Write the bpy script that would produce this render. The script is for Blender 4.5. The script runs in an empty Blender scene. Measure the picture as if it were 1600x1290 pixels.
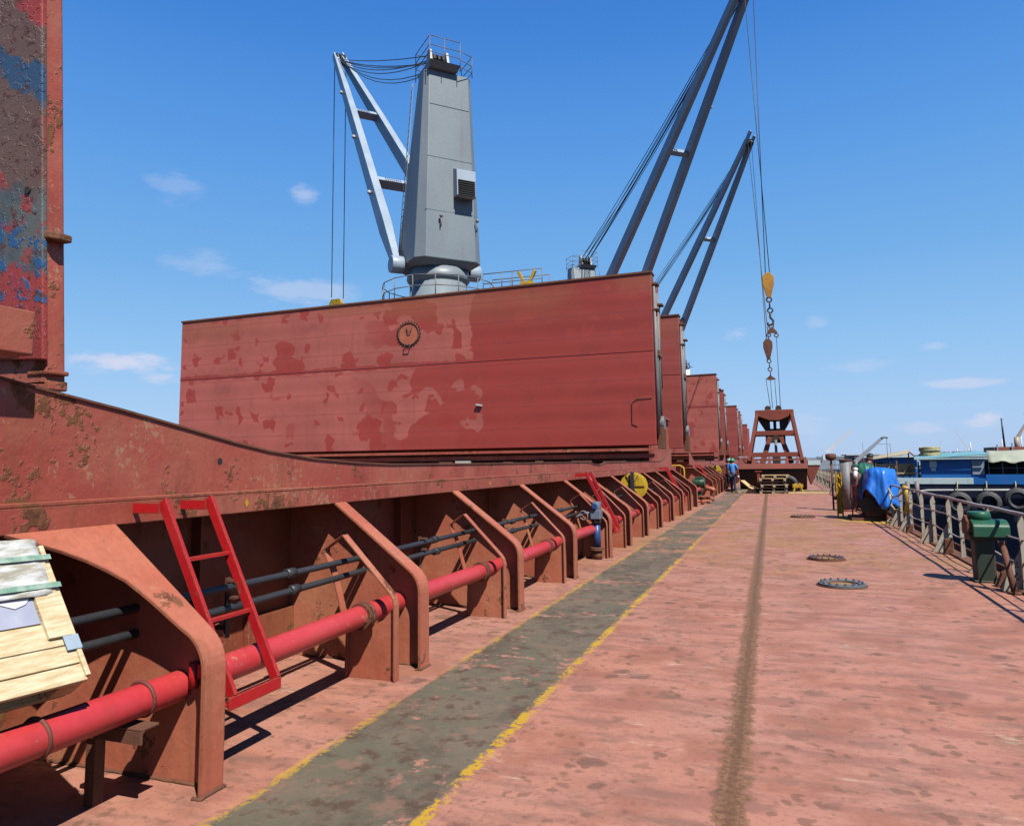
import bpy, bmesh, math, random
from mathutils import Vector as V, Matrix, noise as mn
random.seed(7)
sc = bpy.context.scene
COL = sc.collection
PI = math.pi

# ------------------------------------------------------------------ materials
KA = .45
class NT:
    def __init__(s, name):
        m = bpy.data.materials.new(name); m.use_nodes = True
        s.m = m; s.t = m.node_tree; s.n = s.t.nodes; s.l = s.t.links
        s.bsdf = s.n['Principled BSDF']
        g = s.n.new('ShaderNodeNewGeometry'); s.pos = g.outputs['Position']
        s._x = None
    def link(s, a, b): s.l.new(a, b)
    def setin(s, sock, v):
        if hasattr(v, 'is_output') or isinstance(v, bpy.types.NodeSocket): s.l.new(v, sock)
        elif isinstance(v, (tuple, list)) and len(v) == 3 and sock.type == 'RGBA': sock.default_value = (*v, 1)
        else: sock.default_value = v
    def mapv(s, sc_=(1,1,1), loc=(0,0,0), vec=None):
        n = s.n.new('ShaderNodeMapping'); n.inputs['Scale'].default_value = sc_; n.inputs['Location'].default_value = loc
        s.link(vec or s.pos, n.inputs['Vector']); return n.outputs[0]
    def noise(s, scale, detail=4, rough=.55, vec=None, dist=0):
        n = s.n.new('ShaderNodeTexNoise'); n.inputs['Scale'].default_value = scale
        n.inputs['Detail'].default_value = detail; n.inputs['Roughness'].default_value = rough; n.inputs['Distortion'].default_value = dist
        s.link(vec or s.pos, n.inputs['Vector']); return n.outputs['Fac']
    def noisec(s, scale, detail=2, vec=None):
        n = s.n.new('ShaderNodeTexNoise'); n.inputs['Scale'].default_value = scale; n.inputs['Detail'].default_value = detail
        s.link(vec or s.pos, n.inputs['Vector']); return n.outputs['Color']
    def vor(s, scale, vec=None, metric='EUCLIDEAN', feat='F1'):
        n = s.n.new('ShaderNodeTexVoronoi'); n.inputs['Scale'].default_value = scale; n.distance = metric; n.feature = feat
        s.link(vec or s.pos, n.inputs['Vector']); return n.outputs['Distance'], n.outputs['Color']
    def mth(s, op, a, b=0.0, c=None, clamp=False):
        n = s.n.new('ShaderNodeMath'); n.operation = op; n.use_clamp = clamp
        s.setin(n.inputs[0], a); s.setin(n.inputs[1], b)
        if c is not None: s.setin(n.inputs[2], c)
        return n.outputs[0]
    def vm(s, op, a, b):
        n = s.n.new('ShaderNodeVectorMath'); n.operation = op
        s.setin(n.inputs[0], a)
        if op == 'SCALE': s.setin(n.inputs['Scale'], b)
        else: s.setin(n.inputs[1], b)
        return n.outputs[0]
    def step(s, v, lo, hi):          # smooth step from 0 at lo to 1 at hi
        n = s.n.new('ShaderNodeMapRange'); n.interpolation_type = 'SMOOTHSTEP'
        s.setin(n.inputs['Value'], v); s.setin(n.inputs['From Min'], lo); s.setin(n.inputs['From Max'], hi)
        if not isinstance(lo, bpy.types.NodeSocket) and not isinstance(hi, bpy.types.NodeSocket) and lo > hi:
            n.inputs['From Min'].default_value = hi; n.inputs['From Max'].default_value = lo
            n.inputs['To Min'].default_value = 1; n.inputs['To Max'].default_value = 0
        return n.outputs[0]
    def mix(s, f, a, b, mode='MIX'):
        n = s.n.new('ShaderNodeMix'); n.data_type = 'RGBA'; n.blend_type = mode
        s.setin(n.inputs[0], f); s.setin(n.inputs[6], a); s.setin(n.inputs[7], b); return n.outputs[2]
    def xyz(s):
        if s._x is None:
            n = s.n.new('ShaderNodeSeparateXYZ'); s.link(s.pos, n.inputs[0]); s._x = n.outputs
        return s._x
    def band(s, v, c, w, soft=.02):   # 1 inside |v-c|<w
        d = s.mth('ABSOLUTE', s.mth('SUBTRACT', v, c))
        return s.step(d, w + soft, w - soft) if not isinstance(w, bpy.types.NodeSocket) else s.mth('LESS_THAN', d, w)
    def bump(s, h, strength=.3, dist=.01):
        n = s.n.new('ShaderNodeBump'); n.inputs['Strength'].default_value = strength; n.inputs['Distance'].default_value = dist
        s.link(h, n.inputs['Height']); s.link(n.outputs[0], s.bsdf.inputs['Normal']); return n
    def out(s, col, rough=.5, metal=0.0, spec=.35):
        col = s.mix(1.0, col, (KA, KA, KA), 'MULTIPLY')
        s.setin(s.bsdf.inputs['Base Color'], col); s.setin(s.bsdf.inputs['Roughness'], rough)
        s.setin(s.bsdf.inputs['Metallic'], metal); s.bsdf.inputs['Specular IOR Level'].default_value = spec
        return s.m

RUST = (.11, .035, .015); RUST2 = (.24, .09, .03)
def paint(name, c1, c2=None, ra=.3, rs=3., streak=.3, rough=.5, bump=.35, edge=0., dirt=.25, metal=0., sc_=1., fade=0., chips=0., k=1.):
    c2 = c2 or tuple(x * .8 for x in c1); c1 = tuple(min(.9, x*k) for x in c1); c2 = tuple(min(.9, x*k) for x in c2); t = NT(name)
    low = t.noise(.9 * sc_, 3); col = t.mix(t.step(low, .35, .65), c1, c2)
    fine = t.noise(28 * sc_, 5, .6)
    col = t.mix(t.mth('MULTIPLY', t.step(fine, .62, .40), dirt * .6), col, tuple(x * .55 for x in c1))
    st = t.noise(1., 5, .6, t.mapv((9 * sc_, 9 * sc_, .7 * sc_)))
    col = t.mix(t.mth('MULTIPLY', t.step(st, .5, .75), streak), col, RUST2)
    if fade:
        fd = t.noise(1.1 * sc_, 7, .66, t.mapv((1, .7, 1.3), (3, 1, 2)))
        col = t.mix(t.mth('MULTIPLY', t.step(fd, .47, .66), fade), col, (c1[0]*1.15, c1[1]*2.3, c1[2]*2.1))
        fd2 = t.noise(2.3 * sc_, 7, .7, t.mapv((1, 1, .6), (9, 5, 2)))
        col = t.mix(t.mth('MULTIPLY', t.step(fd2, .52, .66), fade * .8), col, tuple(x * .52 for x in c1))
    if chips:
        cn_ = t.mth('ADD', t.mth('MULTIPLY', t.noise(26 * sc_, 5, .75), .55), t.mth('MULTIPLY', t.noise(1.7 * sc_, 5, .7, t.mapv((1, 1, 1), (4, 8, 1))), .45))
        col = t.mix(t.mth('MULTIPLY', t.step(cn_, .575, .60), chips), col, (.52, .34, .20))
    rn = t.noise(rs * sc_, 8, .68)
    rf = t.noise(rs * 7 * sc_, 4, .6)
    rm = t.mth('ADD', t.mth('MULTIPLY', rn, .75), t.mth('MULTIPLY', rf, .25))
    if edge > 0:
        b = t.n.new('ShaderNodeBevel'); b.samples = 2; b.inputs['Radius'].default_value = .012
        g = t.n.new('ShaderNodeNewGeometry')
        d = t.n.new('ShaderNodeVectorMath'); d.operation = 'DOT_PRODUCT'
        t.link(b.outputs[0], d.inputs[0]); t.link(g.outputs['Normal'], d.inputs[1])
        e = t.step(d.outputs['Value'], .995, .9)
        rm = t.mth('ADD', rm, t.mth('MULTIPLY', e, edge * .22))
    thr = .70 - ra * .28
    mask = t.step(rm, thr, thr + .035)
    rc = t.mix(t.step(rf, .4, .6), RUST, RUST2)
    col = t.mix(mask, col, rc)
    t.bump(t.mth('ADD', t.mth('MULTIPLY', t.noise(14 * sc_, 5, .6), .6), t.mth('MULTIPLY', mask, .5)), bump, .012)
    r = t.mth('ADD', t.mth('MULTIPLY', mask, .85 - rough), t.mth('ADD', rough - .08, t.mth('MULTIPLY', fine, .16)))
    return t.out(col, r, metal)

M = {}
M['coaming'] = paint('coaming_red_paint', (.34, .060, .040), (.39, .095, .058), .50, 1.9, .45, .55, .7, .8, fade=.55, chips=.6, k=1.3)
M['bracket'] = paint('bracket_oxide_paint', (.50, .125, .068), (.58, .19, .11), .42, 3.0, .3, .55, .6, 1.5, fade=.35, chips=.4, k=1.08)
M['wall'] = paint('coaming_wall_paint', (.32, .065, .035), (.36, .11, .05), .45, 1.6, .5, .6, .6, fade=.6, chips=.4, k=1.05)
M['pipe_red'] = paint('pink_red_pipe_paint', (.56, .035, .045), (.58, .06, .06), .25, 5, .15, .38, .3, chips=.6, fade=.22, k=1.2)
M['ladder_red'] = paint('bright_red_paint', (.50, .012, .016), (.42, .012, .02), .3, 6, .1, .38, .4, 1.3, k=1.35)
M['clamp'] = paint('rusty_clamp', (.22, .05, .04), (.16, .05, .03), .6, 5, .2, .7, .6)
M['blackpipe'] = paint('black_hydraulic_pipe_paint', (.035, .037, .042), (.06, .06, .065), .12, 4, .0, .45, .3)
M['crane'] = paint('grey_crane_paint', (.235, .285, .315), (.205, .25, .285), .10, 1.4, .22, .45, .12, 0, .2, 0, .35, k=1.22)
M['crane_lt'] = paint('pale_grey_jib_paint', (.30, .365, .43), (.25, .315, .385), .1, 1.2, .15, .4, .12, 0, .2, 0, .5, k=1.65)
M['cable'] = paint('steel_wire_rope', (.03, .035, .05), (.05, .05, .06), 0, 3, 0, .5, .1)
M['white'] = paint('weathered_white_paint', (.62, .62, .58), (.5, .5, .46), .3, 5, .3, .5, .2, k=1.2)
M['framered'] = paint('dull_red_frame_paint', (.30, .05, .04), (.22, .05, .04), .4, 8, .2, .6, .3)
M['yellow'] = paint('yellow_paint', (.62, .42, .015), (.5, .30, .02), .35, 6, .3, .5, .3, .8, k=1.3)
M['orange'] = paint('ochre_orange_block_paint', (.62, .30, .03), (.42, .17, .03), .4, 6, .4, .5, .3, .8, k=1.2)
M['green'] = paint('green_paint', (.02, .16, .085), (.02, .12, .07), .2, 5, .1, .42, .3, .9)
M['shade_green'] = paint('shaded_green_paint', (.02, .045, .03), (.04, .055, .035), .35, 5, .2, .6, .3, .8)  # ventilator green with shade put into the colour, for its lower parts
M['bluepaint'] = paint('blue_valve_paint', (.02, .10, .34), (.03, .08, .25), .25, 9, .1, .42, .3, .8)
M['greyblue'] = paint('grey_blue_valve_paint', (.22, .28, .36), (.15, .2, .28), .2, 9, .1, .42, .3, .8)
M['grab'] = paint('grab_red_paint', (.34, .065, .035), (.26, .06, .035), .38, 2.2, .3, .6, .5, .8)
M['grab_dk'] = paint('greasy_dark_steel', (.035, .028, .028), (.06, .035, .03), .25, 2.5, .2, .7, .5)
M['rusty'] = paint('rusted_steel', (.16, .06, .035), (.22, .09, .045), .55, 5, .3, .8, .7)
M['rail'] = paint('worn_rail_paint', (.58, .56, .46), (.52, .42, .32), .5, 6, .6, .6, .5, 1.2)
M['railtop'] = paint('worn_top_rail_paint', (.66, .60, .55), (.45, .25, .2), .42, 9, .2, .55, .5)
M['galv'] = paint('grey_galvanised_steel', (.28, .285, .29), (.20, .20, .205), .38, 4, .6, .55, .4)
M['manring'] = paint('blue_grey_manhole_paint', (.14, .17, .19), (.2, .21, .2), .38, 14, .0, .6, .6)
M['manrust'] = paint('ochre_manhole_plate', (.42, .26, .11), (.36, .18, .07), .3, 12, .0, .7, .5)
M['bolt'] = paint('blue_bolt_paint', (.06, .10, .2), (.1, .12, .16), .3, 20, 0, .5, .3)
M['wood'] = None
M['navy'] = paint('navy_hull_paint', (.012, .02, .075), (.02, .025, .06), .1, 2, .15, .4, .15)
M['boatblue'] = paint('royal_blue_boat_paint', (.010, .135, .42), (.010, .11, .36), .1, 3, .15, .45, .2, k=1.5)
M['ltblue'] = paint('light_blue_boat_paint', (.42, .62, .88), (.36, .54, .8), .2, 3, .25, .45, .2, k=1.9)
M['tealroof'] = paint('teal_roof_paint', (.12, .36, .42), (.2, .42, .5), .2, 3, .3, .5, .2, k=1.4)
M['farred'] = paint('far_ship_red_paint', (.42, .11, .08), (.36, .1, .07), .1, .1, .1, .6, .05, 0, .1, 0, .05)
M['cream'] = paint('cream_derrick_paint', (.6, .5, .36), (.5, .4, .3), .1, .3, .1, .5, .05, 0, .1, 0, .1)
M['hull'] = paint('ship_hull_paint', (.05, .05, .055), (.08, .06, .05), .3, .5, .3, .6, .2)

def simple(name, c1_, c2_, scale=8, rough=.6, bump=.3, stretch=(1,1,1), metal=0, spec=.4):
    kk = 1.0 if c1_[0]+c1_[1]+c1_[2] < .2 else 1.4; c1 = tuple(min(.95, x*kk) for x in c1_); c2 = tuple(min(.95, x*kk) for x in c2_)
    t = NT(name); v = t.mapv(stretch); n = t.noise(scale, 6, .6, v)
    col = t.mix(t.step(n, .35, .65), c1, c2); t.bump(n, bump, .01); return t.out(col, rough, metal, spec)
M['wood'] = simple('raw_timber', (.62, .46, .24), (.45, .29, .13), 5, .7, .4, (1.2, 1.2, 14))
M['wood_y'] = simple('pale_crate_timber', (.66, .55, .36), (.50, .38, .20), 4, .7, .5, (2, 2, 16))
M['wood_grey'] = simple('weathered_dunnage', (.45, .37, .25), (.26, .19, .12), 5, .8, .4, (1.5, 6, 12))
M['shrink'] = simple('pale_shrink_wrap', (.34, .31, .22), (.66, .68, .66), 9, .16, .9, (3, .8, 3), 0, .9)
M['greenstrap'] = simple('green_strap', (.16, .30, .22), (.34, .44, .36), 20, .35, .5)
M['paper'] = simple('grey_slip_sheet', (.30, .32, .42), (.42, .44, .52), 3, .7, .1)
M['greytape'] = simple('grey_corner_clip', (.26, .34, .42), (.32, .4, .48), 9, .5, .1)
M['rubber'] = simple('tyre_rubber', (.045, .045, .047), (.075, .075, .078), 12, .65, .4)
M['tarp'] = simple('blue_tarpaulin', (.01, .13, .55), (.02, .17, .62), 4, .42, .5)
M['tarpg'] = simple('green_tarpaulin', (.012, .13, .08), (.02, .10, .06), 5, .5, .5)
M['net'] = simple('brown_bundled_sacking', (.17, .06, .05), (.28, .14, .12), 9, .8, .7)
M['rope'] = simple('ochre_mooring_rope', (.50, .40, .20), (.24, .26, .15), 9, .85, .6, (1, 1, 6))
M['canvas'] = simple('grey_green_canvas', (.30, .33, .26), (.36, .38, .3), 2.5, .8, .4)
M['beige'] = simple('beige_shelter_sheet', (.46, .40, .28), (.34, .29, .2), 3, .8, .3)
M['dark'] = simple('dark_interior', (.015, .016, .02), (.03, .03, .03), 3, .8, .2)
M['dkwood'] = simple('dark_timber', (.10, .06, .04), (.16, .10, .06), 5, .8, .3, (1, 1, 8))
M['skin'] = simple('skin', (.20, .10, .06), (.22, .11, .07), 5, .6, .1)
M['shirt'] = simple('blue_shirt', (.05, .24, .62), (.04, .2, .55), 9, .8, .3)
M['trouser'] = simple('navy_trousers', (.02, .03, .07), (.03, .04, .08), 9, .8, .3)
M['navycloth'] = simple('dark_blue_coverall', (.012, .02, .07), (.016, .025, .09), 9, .8, .3)
M['blackcloth'] = simple('black_cloth', (.012, .012, .014), (.025, .025, .028), 9, .8, .3)
M['hair'] = simple('black_hair', (.01, .01, .01), (.02, .018, .016), 30, .6, .4)
M['helmet'] = simple('green_helmet', (.01, .30, .12), (.01, .26, .11), 5, .35, .05)
M['greyhelmet'] = simple('grey_helmet', (.3, .32, .34), (.25, .27, .3), 5, .35, .05)
M['shoe'] = simple('tan_boots', (.22, .15, .09), (.16, .11, .07), 9, .8, .2)
M['whitecloth'] = simple('white_cloth', (.7, .7, .68), (.6, .6, .6), 9, .8, .3)
M['farwhite'] = simple('distant_white_steel', (.6, .64, .68), (.55, .6, .64), .2, .6, 0)
M['fargrey'] = simple('distant_grey_steel', (.25, .28, .33), (.3, .33, .38), .2, .7, 0)

def deck_material(name, walk):
    t = NT(name); X, Y, Z = t.xyz()
    wob = t.noise(2.2, 4); wf = t.noise(9, 6, .65)
    low = t.noise(.35, 3); mid = t.noise(1.5, 6, .62); fine = t.noise(30, 6, .65)
    col = t.mix(t.step(low, .38, .62), (.60, .262, .178), (.58, .275, .200))
    col = t.mix(t.mth('MULTIPLY', t.step(mid, .46, .62), .6), col, (.38, .145, .085))
    # ochre rusty worn areas mid-way down the deck
    oy = t.mth('MULTIPLY', t.step(Y, 9, 15), t.step(Y, 30, 22))
    col = t.mix(t.mth('MULTIPLY', t.mth('MULTIPLY', t.step(t.noise(.8, 6, .65, t.mapv((1, .5, 1))), .40, .58), oy), .85), col, (.47, .24, .09))
    col = t.mix(t.mth('MULTIPLY', t.step(t.noise(1.0, 6, .6, t.mapv((.35, 1.6, 1), (3, 1, 0))), .56, .72), .38), col, (.25, .13, .09))
    sk = t.noise(2.2, 7, .7, t.mapv((.55, 1.5, 1), (1, 7, 0)))
    col = t.mix(t.mth('MULTIPLY', t.step(sk, .47, .60), .55), col, (.36, .145, .11))
    col = t.mix(t.mth('MULTIPLY', t.step(t.noise(.7, 8, .72, t.mapv((1, 1, 1), (4, 4, 0))), .50, .66), .40), col, (.62, .32, .25))
    col = t.mix(t.mth('MULTIPLY', t.step(t.noise(4.2, 7, .72, t.mapv((.6, 1.4, 1), (11, 2, 0))), .50, .60), .5), col, (.29, .16, .12))
    # dark grease / rust spots
    dv = t.vm('ADD', t.pos, t.vm('ADD', t.vm('SCALE', t.noisec(5, 5), .22), t.vm('SCALE', t.noisec(22, 4), .05)))
    for sc_, r0, r1, thr, amt, c in ((1.5, .06, .20, .58, .42, (.24, .14, .09)), (3.0, .06, .28, .55, .55, (.21, .12, .08)), (5.5, .08, .36, .44, .66, (.18, .10, .07)), (11, .08, .40, .38, .62, (.20, .11, .07))):
        d, vc = t.vor(sc_, dv)
        sp = t.n.new('ShaderNodeSeparateColor'); t.link(vc, sp.inputs[0])
        rad = t.mth('ADD', r0, t.mth('MULTIPLY', sp.outputs[0], r1))
        inside = t.step(t.mth('SUBTRACT', d, rad), .05, -.13)
        keep = t.step(sp.outputs[1], thr, thr + .05)
        dens = t.step(t.noise(.45, 3, .5, t.mapv((1, 1, 1), (sc_, 0, 0))), .34, .52)
        f = t.mth('MULTIPLY', t.mth('MULTIPLY', inside, keep), t.mth('MULTIPLY', dens, amt))
        f = t.mth('MULTIPLY', f, t.step(t.noise(22, 4, .7), .22, .46))
        col = t.mix(f, col, c)
    # tiny chips
    col = t.mix(t.mth('MULTIPLY', t.step(fine, .54, .66), .55), col, (.28, .12, .08))
    col = t.mix(t.mth('MULTIPLY', t.step(t.noise(60, 3, .6), .66, .72), .5), col, (.62, .42, .33))
    # pale scuffs
    pd = t.noise(1.3, 8, .75, t.mapv((.6, 1.4, 1), (8, 3, 0)))
    pl = t.noise(12, 5, .7, t.mapv((.6, 1.6, 1)))
    col = t.mix(t.mth('MULTIPLY', t.mth('MULTIPLY', t.step(pd, .57, .66), t.step(pl, .48, .60)), .6), col, (.78, .58, .42))
    # longitudinal weld seam
    sx = t.mth('ADD', X, t.mth('MULTIPLY', Y, .0085))
    sd = t.mth('ABSOLUTE', t.mth('ADD', t.mth('ADD', sx, .26), t.mth('MULTIPLY', t.mth('SUBTRACT', wob, .5), .05)))
    sw = t.mth('SUBTRACT', sd, t.mth('MULTIPLY', t.mth('SUBTRACT', t.noise(13, 6, .7), .5), .22))
    seam = t.step(sw, .092, .055)
    col = t.mix(t.mth('MULTIPLY', seam, .92), col, t.mix(t.step(t.noise(26, 5, .7), .4, .6), (.17, .085, .045), (.33, .175, .09)))
    col = t.mix(t.mth('MULTIPLY', t.step(sd, .035, .012), .5), col, (.16, .08, .04))
    # transverse weld seams
    tm = None
    for yy, w, a in ((3.6, .03, .25), (7.9, .03, .22), (12.3, .03, .3), (16.9, .04, .35), (21.4, .07, .75), (27.8, .07, .8), (33, .06, .5), (38.5, .06, .5)):
        b = t.mth('MULTIPLY', t.step(t.mth('ABSOLUTE', t.mth('ADD', t.mth('SUBTRACT', Y, yy), t.mth('MULTIPLY', X, .03 if yy > 20 else 0))), w * 1.6, w * .4), a)
        tm = b if tm is None else t.mth('MAXIMUM', tm, b)
    col = t.mix(t.mth('MULTIPLY', tm, t.step(wf, .3, .6)), col, (.20, .15, .10))
    # yellow patch by the fairlead
    yp = t.mth('MULTIPLY', t.band(X, 2.1, .55, .03), t.band(t.mth('ADD', Y, t.mth('MULTIPLY', X, 1.)), 23.8, .38, .05))
    col = t.mix(t.mth('MULTIPLY', yp, t.step(wf, .40, .50)), col, (.62, .38, .06))
    if walk:
        grn = t.mix(t.step(mid, .40, .62), (.135, .150, .100), (.20, .175, .125))
        grn = t.mix(t.mth('MULTIPLY', t.step(t.noise(1.6, 7, .7, t.mapv((1, .6, 1), (2, 2, 2))), .46, .62), .7), grn, (.085, .085, .06))
        grn = t.mix(t.mth('MULTIPLY', t.step(t.noise(6, 7, .7), .50, .62), .85), grn, (.085, .060, .040))
        grn = t.mix(t.mth('MULTIPLY', t.step(t.noise(3.1, 7, .72, t.mapv((1, 1, 1), (7, 2, 2))), .54, .66), .6), grn, (.34, .19, .13))
        grn = t.mix(t.mth('MULTIPLY', t.step(t.noise(26, 5, .7), .56, .66), .55), grn, (.30, .16, .10))
        wear = t.mth('ADD', t.mth('MULTIPLY', t.noise(1.1, 7, .7), .6), t.mth('MULTIPLY', wf, .4))
        wk = t.mth('MULTIPLY', t.band(X, -2.11, .45, .02), t.step(wear, t.mth('ADD', .62, t.mth('MULTIPLY', t.step(Y, 10, 17), -.05)), .50))
        wk = t.mth('MULTIPLY', t.band(X, -2.11, .46, .02), t.step(t.mth('ADD', wear, t.mth('MULTIPLY', t.step(Y, 8, 16), .04)), .60, .54))
        col = t.mix(t.mth('MULTIPLY', wk, .9), col, grn)
        yl = None
        for c in (-2.575, -1.64):
            b = t.step(t.mth('ADD', t.mth('ABSOLUTE', t.mth('SUBTRACT', X, c)), t.mth('MULTIPLY', t.mth('SUBTRACT', wf, .5), .06)), .048, .026)
            yl = b if yl is None else t.mth('MAXIMUM', yl, b)
        yw = t.step(t.mth('ADD', t.mth('MULTIPLY', t.noise(3.5, 6, .7), .5), t.mth('MULTIPLY', t.noise(24, 5, .7), .5)), .53, .47)
        keepn = t.mth('MULTIPLY', t.mth('SUBTRACT', 1.0, t.mth('MULTIPLY', t.mth('LESS_THAN', X, -2.1), .35)), t.step(t.mth('ADD', t.noise(.5, 3), t.mth('MULTIPLY', t.step(Y, 8, 22), .12)), .66, .50))
        col = t.mix(t.mth('MULTIPLY', t.mth('MULTIPLY', yl, yw), keepn), col, (.66, .40, .03))
    h = t.mth('ADD', t.mth('MULTIPLY', t.noise(1.2, 3), 1.6), t.mth('MULTIPLY', t.noise(18, 6, .65), .35))
    h = t.mth('ADD', h, t.mth('MULTIPLY', seam, .5)); h = t.mth('ADD', h, t.mth('MULTIPLY', tm, .4))
    t.bump(h, .45, .012)
    return t.out(col, t.mth('ADD', .55, t.mth('MULTIPLY', mid, .25)), 0, .22)
M['deck'] = deck_material('worn_red_deck_paint', False)
M['walk'] = deck_material('worn_green_walkway_paint', True)

def hatch_material(name, xthr, top_orange=.5, seed=0, light=(.56, .150, .118), deep=(.42, .054, .040), blob=.5, bigz=0.):
    t = NT(name); X, Y, Z = t.xyz()
    pv = t.mapv((1, 1, 1), (seed * 7.3, 0, seed * 3.1))
    dn = t.vm('SCALE', t.vm('SUBTRACT', t.noisec(1.8, 3, pv), (.5, .5, .5)), .9)
    pd = t.vm('ADD', pv, dn)
    low = t.noise(.35, 4, .6, pv)
    lightc = t.mix(t.step(low, .4, .62), light, tuple(v * .86 for v in light))
    deepc = t.mix(t.step(t.noise(.5, 5, .6, t.mapv((.25, 1, 1.6))), .42, .6), deep, tuple(v * .88 for v in deep))
    # irregular vertical boundary between the two repaints
    _, bc = t.vor(.55, t.mapv((1, .01, 1), (0, 0, seed)), 'CHEBYCHEV')
    sp0 = t.n.new('ShaderNodeSeparateColor'); t.link(bc, sp0.inputs[0])
    edge = t.mth('ADD', xthr - .5, t.mth('MULTIPLY', sp0.outputs[0], 1.8))
    edge = t.mth('ADD', edge, t.mth('MULTIPLY', t.mth('SUBTRACT', t.noise(1.4, 3), .5), .8))
    lz = t.step(t.mth('SUBTRACT', X, edge), .03, -.03)
    rb = t.step(t.mth('ADD', t.mth('ABSOLUTE', t.mth('SUBTRACT', Z, 5.72)), t.mth('MULTIPLY', t.mth('SUBTRACT', t.noise(1.6, 2), .5), .35)), .13, .09)
    big = t.noise(.62, 2, .4, t.mapv((1, 1, 1.2), (2.2, 0, 4.1)))
    bz = t.mth('MULTIPLY', t.step(X, xthr - 5.5, xthr - 2), t.step(big, .52, .53))
    lz = t.mth('MULTIPLY', lz, t.mth('SUBTRACT', 1.0, t.mth('MAXIMUM', t.mth('MULTIPLY', rb, .8), t.mth('MULTIPLY', bz, bigz))))
    col = t.mix(lz, deepc, lightc)
    wn = t.vm('ADD', t.mapv((1, 1, 1), (seed * 7.3, 0, seed * 3.1)), t.vm('SCALE', t.vm('SUBTRACT', t.noisec(2.2, 1), (.5, .5, .5)), .8))
    for sc_, r0, r1, thr in ((1.15, .10, .26, .60 - blob * .35), (.45, .10, .26, .80 - blob * .25), (1.9, .10, .20, .74 - blob * .2)):
        v2 = t.n.new('ShaderNodeVectorMath'); v2.operation = 'MULTIPLY'; t.link(wn, v2.inputs[0]); v2.inputs[1].default_value = (1, 0.0, 1)
        d, vc = t.vor(sc_, v2.outputs[0], 'CHEBYCHEV' if sc_ != .42 else 'EUCLIDEAN')
        s_ = t.n.new('ShaderNodeSeparateColor'); t.link(vc, s_.inputs[0])
        rad = t.mth('ADD', r0, t.mth('MULTIPLY', s_.outputs[2], r1))
        f = t.mth('MULTIPLY', t.step(t.mth('SUBTRACT', d, rad), .02, -.02), t.step(s_.outputs[0], thr, thr + .01))
        col = t.mix(t.mth('MULTIPLY', f, .9), col, tuple(v * 1.02 for v in deep))
    og = t.mth('MULTIPLY', t.step(Z, 6.7, 8.5), top_orange * 1.3)
    col = t.mix(t.mth('MULTIPLY', og, t.step(t.noise(.6, 5, .6, t.mapv((.4, 1, 1))), .35, .62)), col, (.40, .135, .06))
    # rust specks, run marks
    sp = t.noise(7, 8, .75, pv)
    col = t.mix(t.mth('MULTIPLY', t.step(sp, .70, .74), .9), col, (.10, .035, .025))
    st = t.noise(1., 5, .6, t.mapv((5, 5, .35))); col = t.mix(t.mth('MULTIPLY', t.step(st, .52, .75), .22), col, (.26, .09, .04))
    dt = t.noise(1.1, 6, .7, pv); col = t.mix(t.mth('MULTIPLY', t.step(dt, .52, .72), .25), col, (.18, .045, .035))
    fr = t.mth('FRACT', t.mth('MULTIPLY', Z, 1.18))
    ln = t.step(t.mth('ABSOLUTE', t.mth('SUBTRACT', fr, .5)), .06, .0)
    col = t.mix(t.mth('MULTIPLY', ln, .30), col, (.19, .035, .03))
    h = t.mth('ADD', t.mth('MULTIPLY', t.mth('SINE', t.mth('MULTIPLY', Z, 7.41)), .5), t.mth('MULTIPLY', t.noise(1.2, 4), .8))
    t.bump(h, .45, .02)
    return t.out(col, .55, 0, .35)
M['hatch'] = hatch_material('patched_hatch_paint', -11.9, blob=.85, bigz=.9)
M['hatch_b'] = hatch_material('patched_hatch_paint_plain', -3.0, .6, 2, (.54, .14, .11), (.40, .06, .05), .6)
M['hatch_c'] = hatch_material('patched_hatch_paint_dark', -9.0, .4, 5, (.56, .16, .13), (.42, .08, .065), .9)

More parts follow.
